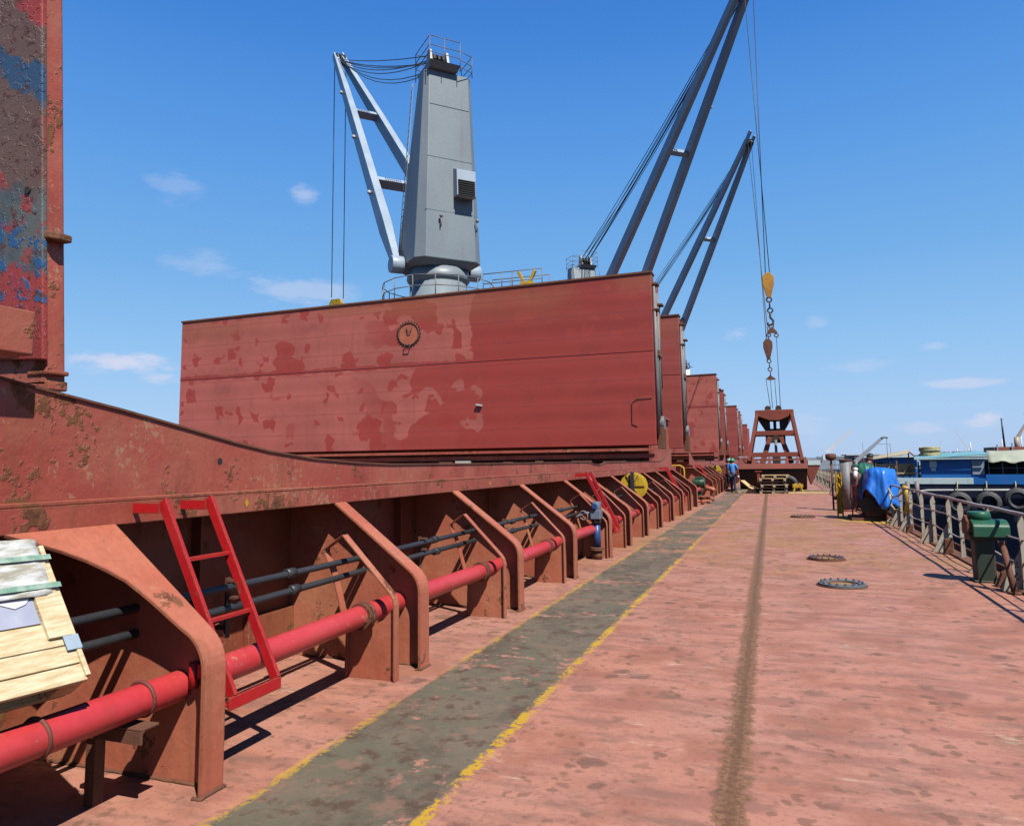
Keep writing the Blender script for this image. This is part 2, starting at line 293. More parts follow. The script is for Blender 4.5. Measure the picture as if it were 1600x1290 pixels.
def patch_material():
    t = NT('flaking_patchwork_paint'); X, Y, Z = t.xyz()
    red = (.42, .055, .042)
    dn = t.vm('SCALE', t.vm('SUBTRACT', t.noisec(5, 5), (.5, .5, .5)), .35); pd = t.vm('ADD', t.pos, dn)
    sp = t.n.new('ShaderNodeSeparateXYZ'); t.link(pd, sp.inputs[0]); PX_, PY_, PZ_ = sp.outputs
    brown = t.mix(t.noise(9, 6, .7, t.mapv((6, 6, 1))), (.15, .085, .06), (.20, .12, .09))
    col = t.mix(t.step(t.noise(3, 5), .4, .6), red, (.36, .05, .04))
    w = t.mth('ADD', t.mth('MULTIPLY', t.mth('ADD', PX_, 4.1), .8), PZ_)
    col = t.mix(t.mth('MULTIPLY', t.band(w, 4.16, .16, .03), t.step(PX_, -3.86, -3.93)), col, brown)
    col = t.mix(t.mth('MULTIPLY', t.band(w, 3.62, .36, .02), t.step(PX_, -3.84, -3.90)), col, brown)
    col = t.mix(t.mth('MULTIPLY', t.band(w, 3.96, .10, .02), t.step(PX_, -3.84, -3.88)), col, (.04, .10, .20))
    gz = t.mth('MULTIPLY', t.band(PZ_, 3.0, .24, .05), t.step(X, -3.70, -3.80))
    col = t.mix(t.mth('MULTIPLY', gz, t.step(t.noise(5, 5, .6), .36, .46)), col, t.mix(t.step(t.noise(4, 4), .4, .6), (.14, .16, .15), (.08, .11, .12)))
    n1 = t.noise(11, 4, .6); n2 = t.noise(8, 4, .6, t.mapv((1, 1, 1), (5, 2, 1)))
    lo = t.band(PZ_, 2.82, .24, .05)
    col = t.mix(t.mth('MULTIPLY', t.step(n1, .53, .56), lo), col, (.03, .12, .30))
    col = t.mix(t.mth('MULTIPLY', t.step(n2, .58, .60), lo), col, (.36, .05, .06))
    ru = t.noise(14, 8, .7); col = t.mix(t.step(ru, .56, .61), col, (.12, .04, .025))
    t.bump(t.mth('ADD', t.noise(9, 7, .7), t.step(n1, .53, .56)), .6, .015)
    return t.out(col, .55)
M['patch'] = patch_material()

def water_material():
    t = NT('harbour_water')
    t.bump(t.mth('ADD', t.noise(.8, 6, .6, t.mapv((1, 1.6, 1))), t.mth('MULTIPLY', t.noise(4, 4), .25)), .5, .12)
    return t.out(t.mix(t.noise(.1, 3), (.012, .035, .045), (.015, .045, .055)), .12, 0, .5)
M['water'] = water_material()

# ------------------------------------------------------------------ mesh builder
class MB:
    def __init__(s): s.bm = bmesh.new()
    def quad(s, pts, mi=0):
        vs = [s.bm.verts.new(p) for p in pts]; f = s.bm.faces.new(vs); f.material_index = mi; return s
    def hexa(s, b, tp):      # b, tp: 4 pts each
        v = [s.bm.verts.new(p) for p in list(b) + list(tp)]
        for f in ((3,2,1,0), (4,5,6,7), (0,1,5,4), (1,2,6,5), (2,3,7,6), (3,0,4,7)): s.bm.faces.new([v[i] for i in f])
        return s
    def box(s, x0, x1, y0, y1, z0, z1):
        return s.hexa([(x0,y0,z0),(x1,y0,z0),(x1,y1,z0),(x0,y1,z0)], [(x0,y0,z1),(x1,y0,z1),(x1,y1,z1),(x0,y1,z1)])
    def obox(s, c, ax, ay, az):   # centre + half axes
        c, ax, ay, az = V(c), V(ax), V(ay), V(az)
        return s.hexa([c-ax-ay-az, c+ax-ay-az, c+ax+ay-az, c-ax+ay-az], [c-ax-ay+az, c+ax-ay+az, c+ax+ay+az, c-ax+ay+az])
    def beam(s, p0, p1, w, h, up=(0,0,1), w1=None, h1=None):
        p0, p1 = V(p0), V(p1); d = (p1-p0).normalized(); sd = d.cross(V(up))
        if sd.length < 1e-4: sd = d.cross(V((1,0,0)))
        sd.normalize(); u = sd.cross(d)
        w1 = w if w1 is None else w1; h1 = h if h1 is None else h1
        def ring(p, w, h): return [p-sd*w/2-u*h/2, p+sd*w/2-u*h/2, p+sd*w/2+u*h/2, p-sd*w/2+u*h/2]
        return s.hexa(ring(p0, w, h), ring(p1, w1, h1))
    def tube(s, pts, r, seg=10, cap=True, smooth=True, r1=None):
        pts = [V(p) for p in pts]; n = len(pts); rings = []
        prev = None
        for i, p in enumerate(pts):
            d = (pts[min(i+1, n-1)] - pts[max(i-1, 0)]).normalized()
            if prev is None:
                a = d.cross(V((0,0,1)));
                if a.length < .05: a = d.cross(V((1,0,0)))
            else: a = prev - d*prev.dot(d)
            a.normalize(); prev = a; b = d.cross(a)
            rr = r[i] if isinstance(r, (list, tuple)) else (r if r1 is None else r + (r1-r)*i/(n-1))
            rings.append([s.bm.verts.new(p + (a*math.cos(2*PI*k/seg) + b*math.sin(2*PI*k/seg))*rr) for k in range(seg)])
        for i in range(n-1):
            for k in range(seg):
                f = s.bm.faces.new([rings[i][k], rings[i][(k+1)%seg], rings[i+1][(k+1)%seg], rings[i+1][k]]); f.smooth = smooth
        if cap: s.bm.faces.new(rings[0][::-1]); s.bm.faces.new(rings[-1])
        return s
    def cyl(s, c, r, h, seg=20, axis=(0,0,1), r1=None):
        c = V(c); return s.tube([c, c + V(axis).normalized()*h], r, seg, r1=r1)
    def ringplate(s, c, ri, ro, z0, z1, seg=32):
        rows = []
        for k in range(seg):
            a = 2*PI*k/seg; cs, sn = math.cos(a), math.sin(a)
            rows.append([s.bm.verts.new((c[0]+r*cs, c[1]+r*sn, z)) for r, z in ((ri,z0),(ro,z0),(ro,z1),(ri,z1))])
        for k in range(seg):
            a, b = rows[k], rows[(k+1)%seg]
            for j in range(4): s.bm.faces.new([a[j], b[j], b[(j+1)%4], a[(j+1)%4]])
        return s
    def torus(s, c, R, r, n=(0,0,1), seg=28, sg=10, sx=1.):
        c = V(c); n = V(n).normalized(); a = n.orthogonal().normalized(); b = n.cross(a); rings = []
        for k in range(seg):
            t = 2*PI*k/seg; d = a*math.cos(t)+b*math.sin(t)
            rings.append([s.bm.verts.new(c + d*(R + r*math.cos(2*PI*j/sg)) + n*r*sx*math.sin(2*PI*j/sg)) for j in range(sg)])
        for k in range(seg):
            for j in range(sg):
                f = s.bm.faces.new([rings[k][j], rings[(k+1)%seg][j], rings[(k+1)%seg][(j+1)%sg], rings[k][(j+1)%sg]]); f.smooth = True
        return s
    def prism(s, poly, off):    # planar polygon of 3-D pts, extruded by off
        off = V(off); a = [s.bm.verts.new(V(p)) for p in poly]; b = [s.bm.verts.new(V(p)+off) for p in poly]; n = len(a)
        s.bm.faces.new(a[::-1]); s.bm.faces.new(b)
        for i in range(n): s.bm.faces.new([a[i], a[(i+1)%n], b[(i+1)%n], b[i]])
        return s
    def ribbon(s, rows):   # rows of 4 pts -> closed swept bar
        R_ = [[s.bm.verts.new(p) for p in r] for r in rows]
        for A, B in zip(R_[:-1], R_[1:]):
            for j in range(4): s.bm.faces.new([A[j], A[(j+1)%4], B[(j+1)%4], B[j]])
        s.bm.faces.new(R_[0][::-1]); s.bm.faces.new(R_[-1]); return s
    def strip(s, path, y0, y1, th):     # flat bar following an XZ path [(x,z)...], width y0..y1, thickness th inward
        rows = []; n_ = len(path)
        for i, (x, z) in enumerate(path):
            a, b = path[max(i-1, 0)], path[min(i+1, n_-1)]; d = V((b[0]-a[0], 0, b[1]-a[1])).normalized(); n = V((d.z, 0, -d.x))*-th
            p = V((x, 0, z)); rows.append([p+V((0, y0, 0)), p+V((0, y1, 0)), p+V((0, y1, 0))+n, p+V((0, y0, 0))+n])
        return s.ribbon(rows)
    def sphere(s, c, r, u=12, v=8, zs=1., half=False):
        c = V(c); rows = []
        v0 = 0
        for i in range(v+1):
            th = (PI/2 if half else PI)*i/v
            rr = r*math.sin(th); z = r*math.cos(th)*zs
            rows.append([s.bm.verts.new(c+V((rr*math.cos(2*PI*k/u), rr*math.sin(2*PI*k/u), z))) for k in range(u)] if rr > 1e-5 else [s.bm.verts.new(c+V((0,0,z)))])
        for i in range(v):
            A, B = rows[i], rows[i+1]
            for k in range(u):
                if len(A) == 1: f = s.bm.faces.new([A[0], B[k], B[(k+1)%u]])
                elif len(B) == 1: f = s.bm.faces.new([A[k], B[0], A[(k+1)%u]])
                else: f = s.bm.faces.new([A[k], B[k], B[(k+1)%u], A[(k+1)%u]])
                f.smooth = True
        return s
    def build(s, name, mat, parent=None, bevel=0, loc=None, **kw):
        bmesh.ops.recalc_face_normals(s.bm, faces=s.bm.faces[:])
        o0 = V(parent['_o']) if parent is not None else V(loc or (0,0,0))
        if o0.length > 0: bmesh.ops.translate(s.bm, verts=s.bm.verts[:], vec=-o0)
        me = bpy.data.meshes.new(name); s.bm.to_mesh(me); s.bm.free()
        for m_ in (mat if isinstance(mat, (list, tuple)) else [mat]): me.materials.append(M[m_])
        o = bpy.data.objects.new(name, me); COL.objects.link(o)
        o['_o'] = list(o0)
        if parent is not None: o.parent = parent
        else: o.location = o0
        if bevel:
            b = o.modifiers.new('bevel', 'BEVEL'); b.width = bevel; b.segments = 2; b.limit_method = 'ANGLE'; b.angle_limit = math.radians(40)
        for k, v in kw.items(): o[k] = v
        return o

def thing(name, label, cat, loc=(0,0,0), group=None):
    o = bpy.data.objects.new(name, None); COL.objects.link(o); o.location = loc; o['_o'] = list(loc); o.empty_display_size = .2
    o['label'] = label; o['category'] = cat
    if group: o['group'] = group
    return o
def tag(o, label, cat, group=None):
    o['label'] = label; o['category'] = cat
    if group: o['group'] = group
    return o
def copy_tree(o, parent=None):
    c = o.copy(); COL.objects.link(c); c.parent = parent
    for ch in list(o.children): copy_tree(ch, c)
    return c
def dup(root, shift, label, group=None):
    c = copy_tree(root); c.location = V(root.location) + V(shift); c['label'] = label
    if group: c['group'] = group
    return c
def st(o): o['kind'] = 'structure'; return o
#__BODY__

# ------------------------------------------------------------------ camera
def nrm(v): return V(v).normalized()
Fp, PXc, PYc, CH, RR = 1150., 800., 600., 1.65, .013
fw = nrm((1215-PXc, -(718-PYc), Fp))
uu = V((-math.sin(RR), math.cos(RR), 0)); uu.z = -(fw.x*uu.x + fw.y*uu.y)/fw.z; uu.normalize()
ss = V((uu.y*fw.z-uu.z*fw.y, uu.z*fw.x-uu.x*fw.z, uu.x*fw.y-uu.y*fw.x))
cam_d = bpy.data.cameras.new('camera'); cam = bpy.data.objects.new('camera', cam_d); COL.objects.link(cam); sc.camera = cam
# columns of world axes in camera coords (right, up, forward): X=ss, Y=fw, Z=uu
right = V((ss.x, fw.x, uu.x)); up = V((ss.y, fw.y, uu.y)); back = -V((ss.z, fw.z, uu.z))
cam.matrix_world = Matrix(((right.x, up.x, back.x, 0), (right.y, up.y, back.y, 0), (right.z, up.z, back.z, CH), (0,0,0,1)))
cam_d.sensor_fit = 'HORIZONTAL'; cam_d.sensor_width = 36; cam_d.lens = 36*Fp/1600; cam_d.shift_y = (600-645)/1600
cam_d.clip_start = .05; cam_d.clip_end = 20000
def raydir(px, py):
    d = right*(px-PXc) + up*(-(py-PYc)) - back*Fp; return d.normalized()

# ------------------------------------------------------------------ light and sky
Sv = V((.55, -.5, 1)).normalized()
sl = bpy.data.lights.new('sun', 'SUN'); sl.energy = 5.0; sl.angle = math.radians(.53); sl.color = (1, .955, .88)
so = bpy.data.objects.new('sun', sl); COL.objects.link(so); so.rotation_euler = (-Sv).to_track_quat('-Z', 'Y').to_euler(); so.location = (10, -10, 30)
w = bpy.data.worlds.new('World'); sc.world = w; w.use_nodes = True
nt = w.node_tree; N = nt.nodes; L = nt.links; bg = N['Background']
sky = N.new('ShaderNodeTexSky'); sky.sky_type = 'NISHITA'; sky.sun_disc = False
sky.sun_elevation = math.asin(Sv.z); sky.sun_rotation = math.atan2(Sv.x, Sv.y); sky.air_density = 1.2; sky.dust_density = .6; sky.ozone_density = 2.5
hs = N.new('ShaderNodeHueSaturation'); hs.inputs['Saturation'].default_value = 1.25; hs.inputs['Value'].default_value = 1.0
L.new(sky.outputs[0], hs.inputs['Color'])
tc = N.new('ShaderNodeTexCoord'); gen = tc.outputs['Generated']
def wm(op, a, b=0., clamp=False):
    n = N.new('ShaderNodeMath'); n.operation = op; n.use_clamp = clamp
    for i, v in enumerate((a, b)):
        if isinstance(v, bpy.types.NodeSocket): L.new(v, n.inputs[i])
        else: n.inputs[i].default_value = v
    return n.outputs[0]
def wnoise(scale, mp, det=6):
    m_ = N.new('ShaderNodeMapping'); m_.inputs['Scale'].default_value = mp; L.new(gen, m_.inputs[0])
    n = N.new('ShaderNodeTexNoise'); n.inputs['Scale'].default_value = scale; n.inputs['Detail'].default_value = det; n.inputs['Roughness'].default_value = .6
    L.new(m_.outputs[0], n.inputs['Vector']); return n.outputs['Fac']
n1 = wnoise(9, (1, 1, 3.2)); n2 = wnoise(30, (1, 1, 2.5))
nn = wm('ADD', wm('MULTIPLY', n1, .7), wm('MULTIPLY', n2, .3))
tot = None
for px, py, hw, hh, a in ((195, 568, 100, 30, .95), (250, 590, 55, 16, .6), (475, 305, 30, 22, .45), (455, 455, 120, 34, .42), (270, 295, 60, 40, .2), (330, 415, 90, 30, .25),
                          (1155, 523, 42, 18, .75), (1545, 655, 60, 22, .8), (1440, 668, 60, 14, .4), (1500, 598, 100, 12, .55), (1330, 570, 90, 16, .3), (1250, 670, 60, 30, .25), (400, 520, 80, 15, .2), (1275, 503, 25, 14, .25), (1460, 540, 30, 10, .3)):
    d = raydir(px, py); r_ = (raydir(px+hw, py)-d).length; v_ = (raydir(px, py+hh)-d).length
    sd = V((d.y, -d.x, 0)).normalized(); ud = sd.cross(d)
    def dot(vec):
        n = N.new('ShaderNodeVectorMath'); n.operation = 'DOT_PRODUCT'; L.new(gen, n.inputs[0]); n.inputs[1].default_value = vec; return n.outputs['Value']
    a1 = wm('DIVIDE', dot(sd), r_); a2 = wm('DIVIDE', dot(ud), v_)
    q = wm('SUBTRACT', 1., wm('SQRT', wm('ADD', wm('MULTIPLY', a1, a1), wm('MULTIPLY', a2, a2))), True)
    q = wm('MULTIPLY', q, wm('GREATER_THAN', dot(d), 0.))
    mr = N.new('ShaderNodeMapRange'); mr.interpolation_type = 'SMOOTHSTEP'
    L.new(wm('ADD', wm('MULTIPLY', q, .62), wm('MULTIPLY', wm('SUBTRACT', nn, .5), 2.9)), mr.inputs[0]); mr.inputs[1].default_value = .08; mr.inputs[2].default_value = .62; mr.inputs[4].default_value = a
    mo = wm('MULTIPLY', mr.outputs[0], wm('MULTIPLY', q, 3., True))
    tot = mo if tot is None else wm('MAXIMUM', tot, mo)
mx = N.new('ShaderNodeMix'); mx.data_type = 'RGBA'; L.new(tot, mx.inputs[0]); 
sx_ = N.new('ShaderNodeSeparateXYZ'); L.new(gen, sx_.inputs[0])
cr_ = N.new('ShaderNodeValToRGB'); e_ = cr_.color_ramp; e_.elements[0].position = 0.0; e_.elements[1].position = 1.0
def tgt(r, g, b): return tuple((((c/255+.055)/1.055)**2.4)/1.414*.1/.1 for c in (r, g, b)) + (1,)
e_.elements[0].color = tgt(176, 203, 240); e_.elements[1].color = tgt(24, 62, 140)
for p_, c_ in ((.06, (166, 202, 243)), (.14, (146, 194, 241)), (.25, (118, 176, 234)), (.38, (94, 158, 230)), (.52, (68, 134, 218)), (.66, (50, 112, 200))):
    q_ = e_.elements.new(p_); q_.color = tgt(*c_)
L.new(sx_.outputs[2], cr_.inputs[0])
sc10 = N.new('ShaderNodeVectorMath'); sc10.operation = 'SCALE'; sc10.inputs['Scale'].default_value = 10.; L.new(cr_.outputs[0], sc10.inputs[0])
mg = N.new('ShaderNodeMix'); mg.data_type = 'RGBA'; mg.inputs[0].default_value = .93; L.new(hs.outputs[0], mg.inputs[6]); L.new(sc10.outputs[0], mg.inputs[7])
L.new(mg.outputs[2], mx.inputs[6]); mx.inputs[7].default_value = (4.6, 4.9, 6.2, 1)
L.new(mx.outputs[2], bg.inputs['Color']); bg.inputs['Strength'].default_value = .0707
vs = sc.view_settings; vs.view_transform = 'Standard'; vs.look = 'None'; vs.exposure = 1.0; vs.gamma = 1
sc.cycles.max_bounces = 6; sc.cycles.diffuse_bounces = 1; sc.cycles.glossy_bounces = 3; sc.cycles.use_denoising = True
sc.cycles.caustics_reflective = False; sc.cycles.caustics_refractive = False

# ------------------------------------------------------------------ setting
st(MB().quad([(-6000, -2000, -2.6), (6000, -2000, -2.6), (6000, 9000, -2.6), (-6000, 9000, -2.6)]).build('water', 'water'))
st(MB().box(-33, 3.05, -12, 175, -.03, 0).build('deck', 'deck'))
st(MB().quad([(-2.66, -2, .002), (-1.56, -2, .002), (-1.56, 60, .002), (-2.66, 60, .002)]).build('painted_walkway', 'walk'))
tag(MB().hexa([(-31, -11, -5), (1.9, -11, -5), (1.9, 172, -5), (-31, 172, -5)], [(-32.9, -11.9, -.03), (3.0, -11.9, -.03), (3.0, 174.9, -.03), (-32.9, 174.9, -.03)]).build('ship_hull', 'hull'), 'dark steel hull carrying the red deck above the water', 'hull')

# ------------------------------------------------------------------ coamings with brackets
XW = -4.15
def arc_path():   # face-plate path of a large bracket in XZ, deck to fascia
    k = V((-2.79, .722)); a = V((-2.79, .60)); b = k + V((-.77, .58)).normalized()*.12
    return [(-2.79, 0.0), (-2.79, .3)] + [tuple(a*(1-t)**2 + k*2*t*(1-t) + b*t*t) for t in (0, .17, .33, .5, .67, .83, 1)] + [(-3.2, 1.031), (-3.615, 1.3435)]
def big_bracket(root, y, near=False):
    p = arc_path(); th = .022
    web = [(-2.812, 0), (-2.812, .60), (-2.835, .70), (-2.92, .79), (-3.615, 1.318), (XW, 1.318), (XW, 0.0)]
    m = MB(); m.prism([(x, y+.045, z) for x, z in web], (0, .016, 0))
    br = m.build('bracket', 'bracket', root)
    m = MB()
    if near:
        rows = []
        cv = [(-2.79, -.08), (-2.86, -.083), (-2.92, -.09), (-3.02, -.105), (-3.14, -.125), (-3.26, -.16), (-3.38, -.25), (-3.48, -.37), (-3.56, -.50), (-3.616, -.60)]
        pts = [(x, z, -.08) for x, z in p[:-2]]
        def fl(x):
            for (xa, ya), (xb, yb) in zip(cv[:-1], cv[1:]):
                if xa >= x >= xb: return ya+(yb-ya)*(x-xa)/(xb-xa)
            return -.08
        xs = [-2.88-.0736*i for i in range(1, 11)]
        pts += [(x, .722+(-2.79-x)/.77*.58, fl(x)) for x in xs]
        for i, (x, z, yl) in enumerate(pts):
            a, b = pts[max(i-1, 0)], pts[min(i+1, len(pts)-1)]; d = V((b[0]-a[0], 0, b[1]-a[1])).normalized(); n = V((d.z, 0, -d.x))*-th
            q = V((x, y, z)); rows.append([q+V((0, yl, 0)), q+V((0, .082, 0)), q+V((0, .082, 0))+n, q+V((0, yl, 0))+n])
        m.ribbon(rows)
        MB().prism([(-3.615, y-.58, 1.3435), (-3.615, y+.085, 1.3435), (-3.74, y+.085, 1.3455), (-3.74, y-.60, 1.3455)], (0, 0, -.02)).build('gusset', 'bracket', br)
    else: m.strip(p, y-.085, y+.085, th)
    m.build('face_plate', 'bracket', br, bevel=.005)
    if 2 < y < 14:
        rn = random.Random(int(y*10)); loop = [(-2.786, y-.085), (-2.786, y+.085), (-2.83, y+.088)]
        pts = []
        for (xa, ya), (xb, yb) in zip([(-2.83, y-.088)]+loop[:-1], loop):
            for i in range(6): pts.append((xa+(xb-xa)*i/6+rn.uniform(-.003, .003), ya+(yb-ya)*i/6+rn.uniform(-.003, .003), .005+rn.uniform(-.002, .004)))
        MB().tube(pts, .011, 6).build('weld_bead', 'rusty', br)
        MB().tube([(x, y+.042+rn.uniform(-.003, .003), .006+rn.uniform(-.002, .003)) for x in [-2.83-.06*i for i in range(20)]], .010, 6).build('weld_bead', 'rusty', br)
    return br
def small_bracket(root, y):
    out = [(-2.83, 0), (-2.83, .57), (-2.84, .62), (-2.87, .665), (-3.30, 1.10), (-3.47, .99), (-3.475, .95), (-3.40, .80), (-3.30, .46), (-3.26, .33), (-3.27, 0.01)]
    m = MB(); m.prism([(x, y-.005, z) for x, z in [(-2.84, 0), (-2.84, .56), (-2.95, .45), (-3.06, .40), (-3.24, .36), (-3.26, .32), (-3.26, 0)]], (0, .01, 0))
    s_ = m.build('pipe_stay', 'bracket', root)
    MB().strip(out, y-.04, y+.04, .012).build('flange', 'bracket', s_, bevel=.003)
def coaming(name, label, y0, y1, prof, bigs, smalls, near=None, xl=-26.2):
    r = thing('hatch_coaming', label, 'hatch coaming', (XW, (y0+y1)/2, 0), 'hatch coamings along the deck')
    MB().box(XW-.02, XW, y0, y1, 0, 1.33).build('wall', 'wall', r)
    MB().box(XW, -3.62, y0, y1, 1.322, 1.345).box(-3.625, -3.60, y0, y1, 1.325, 1.455).box(-3.86, -3.605, y0, y1, 1.457, 1.478).build('fascia', 'coaming', r, bevel=.005)
    poly = [(-3.75, y0, 1.4785)] + [(-3.75, y, z) for y, z in prof] + [(-3.75, y1, 1.4785)]
    MB().prism(poly, (-.022, 0, 0)).build('upper_plate', 'coaming', r)
    # ragged welded edge bar on top
    m = MB()
    for (ya, za), (yb, zb) in zip(prof[:-1], prof[1:]): m.beam((-3.761, ya, za+.006), (-3.761, yb, zb+.006), .05, .014)
    m.build('top_edge_bar', 'rusty', r)
    # low doubler plates, lit under the ledge
    m = MB(); yy = y0+.3
    while yy < y1-.8 and yy < 60:
        MB().box(XW+.001, XW+.055, yy, yy+random.uniform(.7, 1.0), .002, random.uniform(.40, .52)).build('doubler_plate', 'wall', r, bevel=.006); yy += 1.25
    m = MB(); yy = y0+.7
    while yy < min(y1-.2, 60): MB().box(XW+.001, XW+.09, yy, yy+.012, .0, 1.32).build('stiffener', 'wall', r); yy += 1.55
    for i, y in enumerate(bigs): big_bracket(r, y, near == i)
    for y in smalls: small_bracket(r, y)
    # inner walls round the hatch opening
    MB().box(xl, xl+.02, y0, y1, 0, 1.6).build('port_wall', 'wall', r)
    MB().box(xl+.02, XW-.02, y1-.3, y1-.28, .0, 1.55).box(xl+.02, XW-.02, y1-.5, y1-.1, 1.56, 1.60).build('end_wall', 'coaming', r)
    # hold cover stowed below the panels: cross beams that show in the gap
    MB().box(xl, -4.1, y1-1.35, y1-1.1, 1.78, 1.93).box(xl, -4.05, y1-1.62, y1-1.45, 2.03, 2.13).build('cross_beam', 'coaming', r)
    m = MB()
    for x in (-14.5, -12.6, -9.9, -8.6, -7.2, -6.0): m.box(x, x+random.uniform(.25, .9), y1-1.6, y1-1.3, 1.6, 1.6+random.uniform(.05, .16))
    m.build('wedge_block', 'rusty', r)
    MB().box(-11.9, -11.3, y1-1.6, y1-1.3, 1.62, 1.76).build('paint_tin', 'white', r)
    return r
prof0 = [(-4, 2.5), (1.2, 2.36), (2.2, 2.19), (2.9, 2.075), (3.4, 2.0), (3.9, 1.915), (4.4, 1.825), (4.8, 1.765), (5.4, 1.705), (6.1, 1.668), (6.75, 1.65), (9, 1.645), (14.4, 1.65), (15.2, 1.645), (15.9, 1.585), (16.3, 1.585), (16.9, 1.635), (22, 1.64), (25.2, 1.65), (25.9, 1.70), (26.6, 1.80), (27.3, 1.94), (27.9, 2.09), (28.1, 2.11)]
bigs0 = [-1.6, .8, 3.19, 5.6, 8.05, 10.45, 12.85, 14.75, 16.8, 18.95, 21.15, 23.4, 25.6, 27.6]
small0 = [5.2, 7.62, 10.0, 12.72, 14.35, 16.4, 18.5, 20.7, 23.0, 25.2]
coaming('a', 'near hatch coaming with slanted brackets, running from the left foreground to the largest panel', -4, 28.15, prof0, bigs0, small0, near=2)
labs = ['second hatch coaming from the camera, beside the green motor', 'third hatch coaming from the camera, behind the two workers', 'fourth hatch coaming, far down the deck', 'last hatch coaming at the far end of the deck']
for k in range(4):
    y0 = 34.2+30*k; y1 = 58.6+30*k
    pf = [(y0, 2.1), (y0+.8, 1.95), (y0+1.6, 1.72), (y0+2.4, 1.64), (y1-2.4, 1.64), (y1-1.6, 1.72), (y1-.7, 1.9), (y1, 2.1)]
    coaming('b', labs[k], y0, y1, pf, [y0+.4+2.15*i for i in range(12)] if k < 2 else [y0+.4+2.15*i for i in range(12)], [y0+2.1+2.15*i for i in range(8)] if k == 0 else [])

hc = [o for o in bpy.data.objects if o.name == 'hatch_coaming'][0]
for y, z in ((4.38, 1.39), (9.15, 1.385)):
    MB().prism([(-3.598, y-.022, z), (-3.598, y, z-.035), (-3.598, y+.022, z), (-3.598, y, z+.035)], (.002, 0, 0)).build('diamond_mark', 'yellow', hc)
MB().cyl((-3.752, 4.27, 1.69), .024, .004, 16, (1, 0, 0)).build('drain_hole', 'dark', hc)
# small fittings welded on the nearest bracket
lug = thing('pipe_lug', 'small chipped red lug on the side of the nearest bracket', 'lug', (-2.9, 3.17, .6))
MB().cyl((-2.945, 3.208, .50), .026, .13, 16).build('sleeve', 'ladder_red', lug)
MB().box(-2.92, -2.84, 3.20, 3.215, .55, .625).build('tab', 'ladder_red', lug, bevel=.003)

# ------------------------------------------------------------------ fire main and hydraulic pipes
PYc_, PZ = -3.06, .50
fm = thing('fire_main', 'long pink-red round pipe running low through the brackets', 'pipe', (PYc_, 12, 0))
m = MB(); m.tube([(PYc_ + .006*math.sin(y*.9), y, PZ + .006*math.sin(y*1.3)) for y in [-4+.5*i for i in range(128)]], .080, 24); m.build('pipe', 'pipe_red', fm)
for y in (2.42, 2.98): MB().torus((PYc_, y, PZ), .083, .011, (0, 1, .06), 28, 8).build('weld_collar' if y < 2.5 else 'u_bolt', 'clamp', fm)
for y in small0 + [36.3+2.15*i for i in range(8)]:
    MB().tube([(PYc_, y-.17, PZ), (PYc_, y-.13, PZ)], .100, 22).tube([(PYc_, y-.115, PZ), (PYc_, y-.075, PZ)], .100, 22).build('clamp', 'clamp', fm, bevel=.003)
ms = thing('pipe_support', 'rusty angle iron shelf carrying the pink-red pipe in the foreground', 'pipe support', (-3.1, 2.9, 0))
MB().box(-3.32, -2.93, 2.86, 2.97, .392, .404).box(-3.32, -2.93, 2.86, 2.872, .33, .392).build('shelf', 'rusty', ms, bevel=.003)
MB().box(-3.30, -3.24, 2.88, 2.94, 0, .33).build('post', 'rusty', ms)
for k, (xx, zz, nm) in enumerate(((-3.38, .876, 'upper'), (-3.38, .752, 'lower'))):
    h = thing('hydraulic_pipe', '%s of the two thin black pipes along the coaming wall' % nm, 'pipe', (xx, 10, zz), 'black pipes along the coaming wall')
    m = MB(); m.tube([(xx+.004*math.sin(y*1.7+k), y, zz+.008*math.sin(y*.8+k*2)) for y in [-4+.5*i for i in range(66)]], .025, 12); m.build('pipe', 'blackpipe', h)
    for y in (1.9, 4.6, 7.0, 9.4, 11.8, 13.6, 15.7, 17.8, 20, 22.3):
        MB().tube([(xx, y-.05+k*.05, zz), (xx, y+.05+k*.05, zz)], .036, 10).build('coupling', 'blackpipe', h)
cl = thing('pipe_clamps', 'row of small rusty clamps holding the two black pipes', 'pipe clamps', (-4, 10, .7))
for y in (4.0, 6.75, 9.15, 11.5, 13.75, 15.85, 17.95, 20.2):
    MB().box(-3.425, -3.41, y-.02, y+.02, .55, .93).box(-3.41, -3.34, y-.02, y+.02, .905, .92).box(-3.41, -3.345, y-.02, y+.02, .80, .815).box(-4.14, -3.425, y-.015, y+.015, .60, .63).build('clamp', 'rusty', cl)
    MB().box(-3.62, -3.43, y-.04, y+.04, .632, .64).build('clamp_plate', 'bracket', cl)

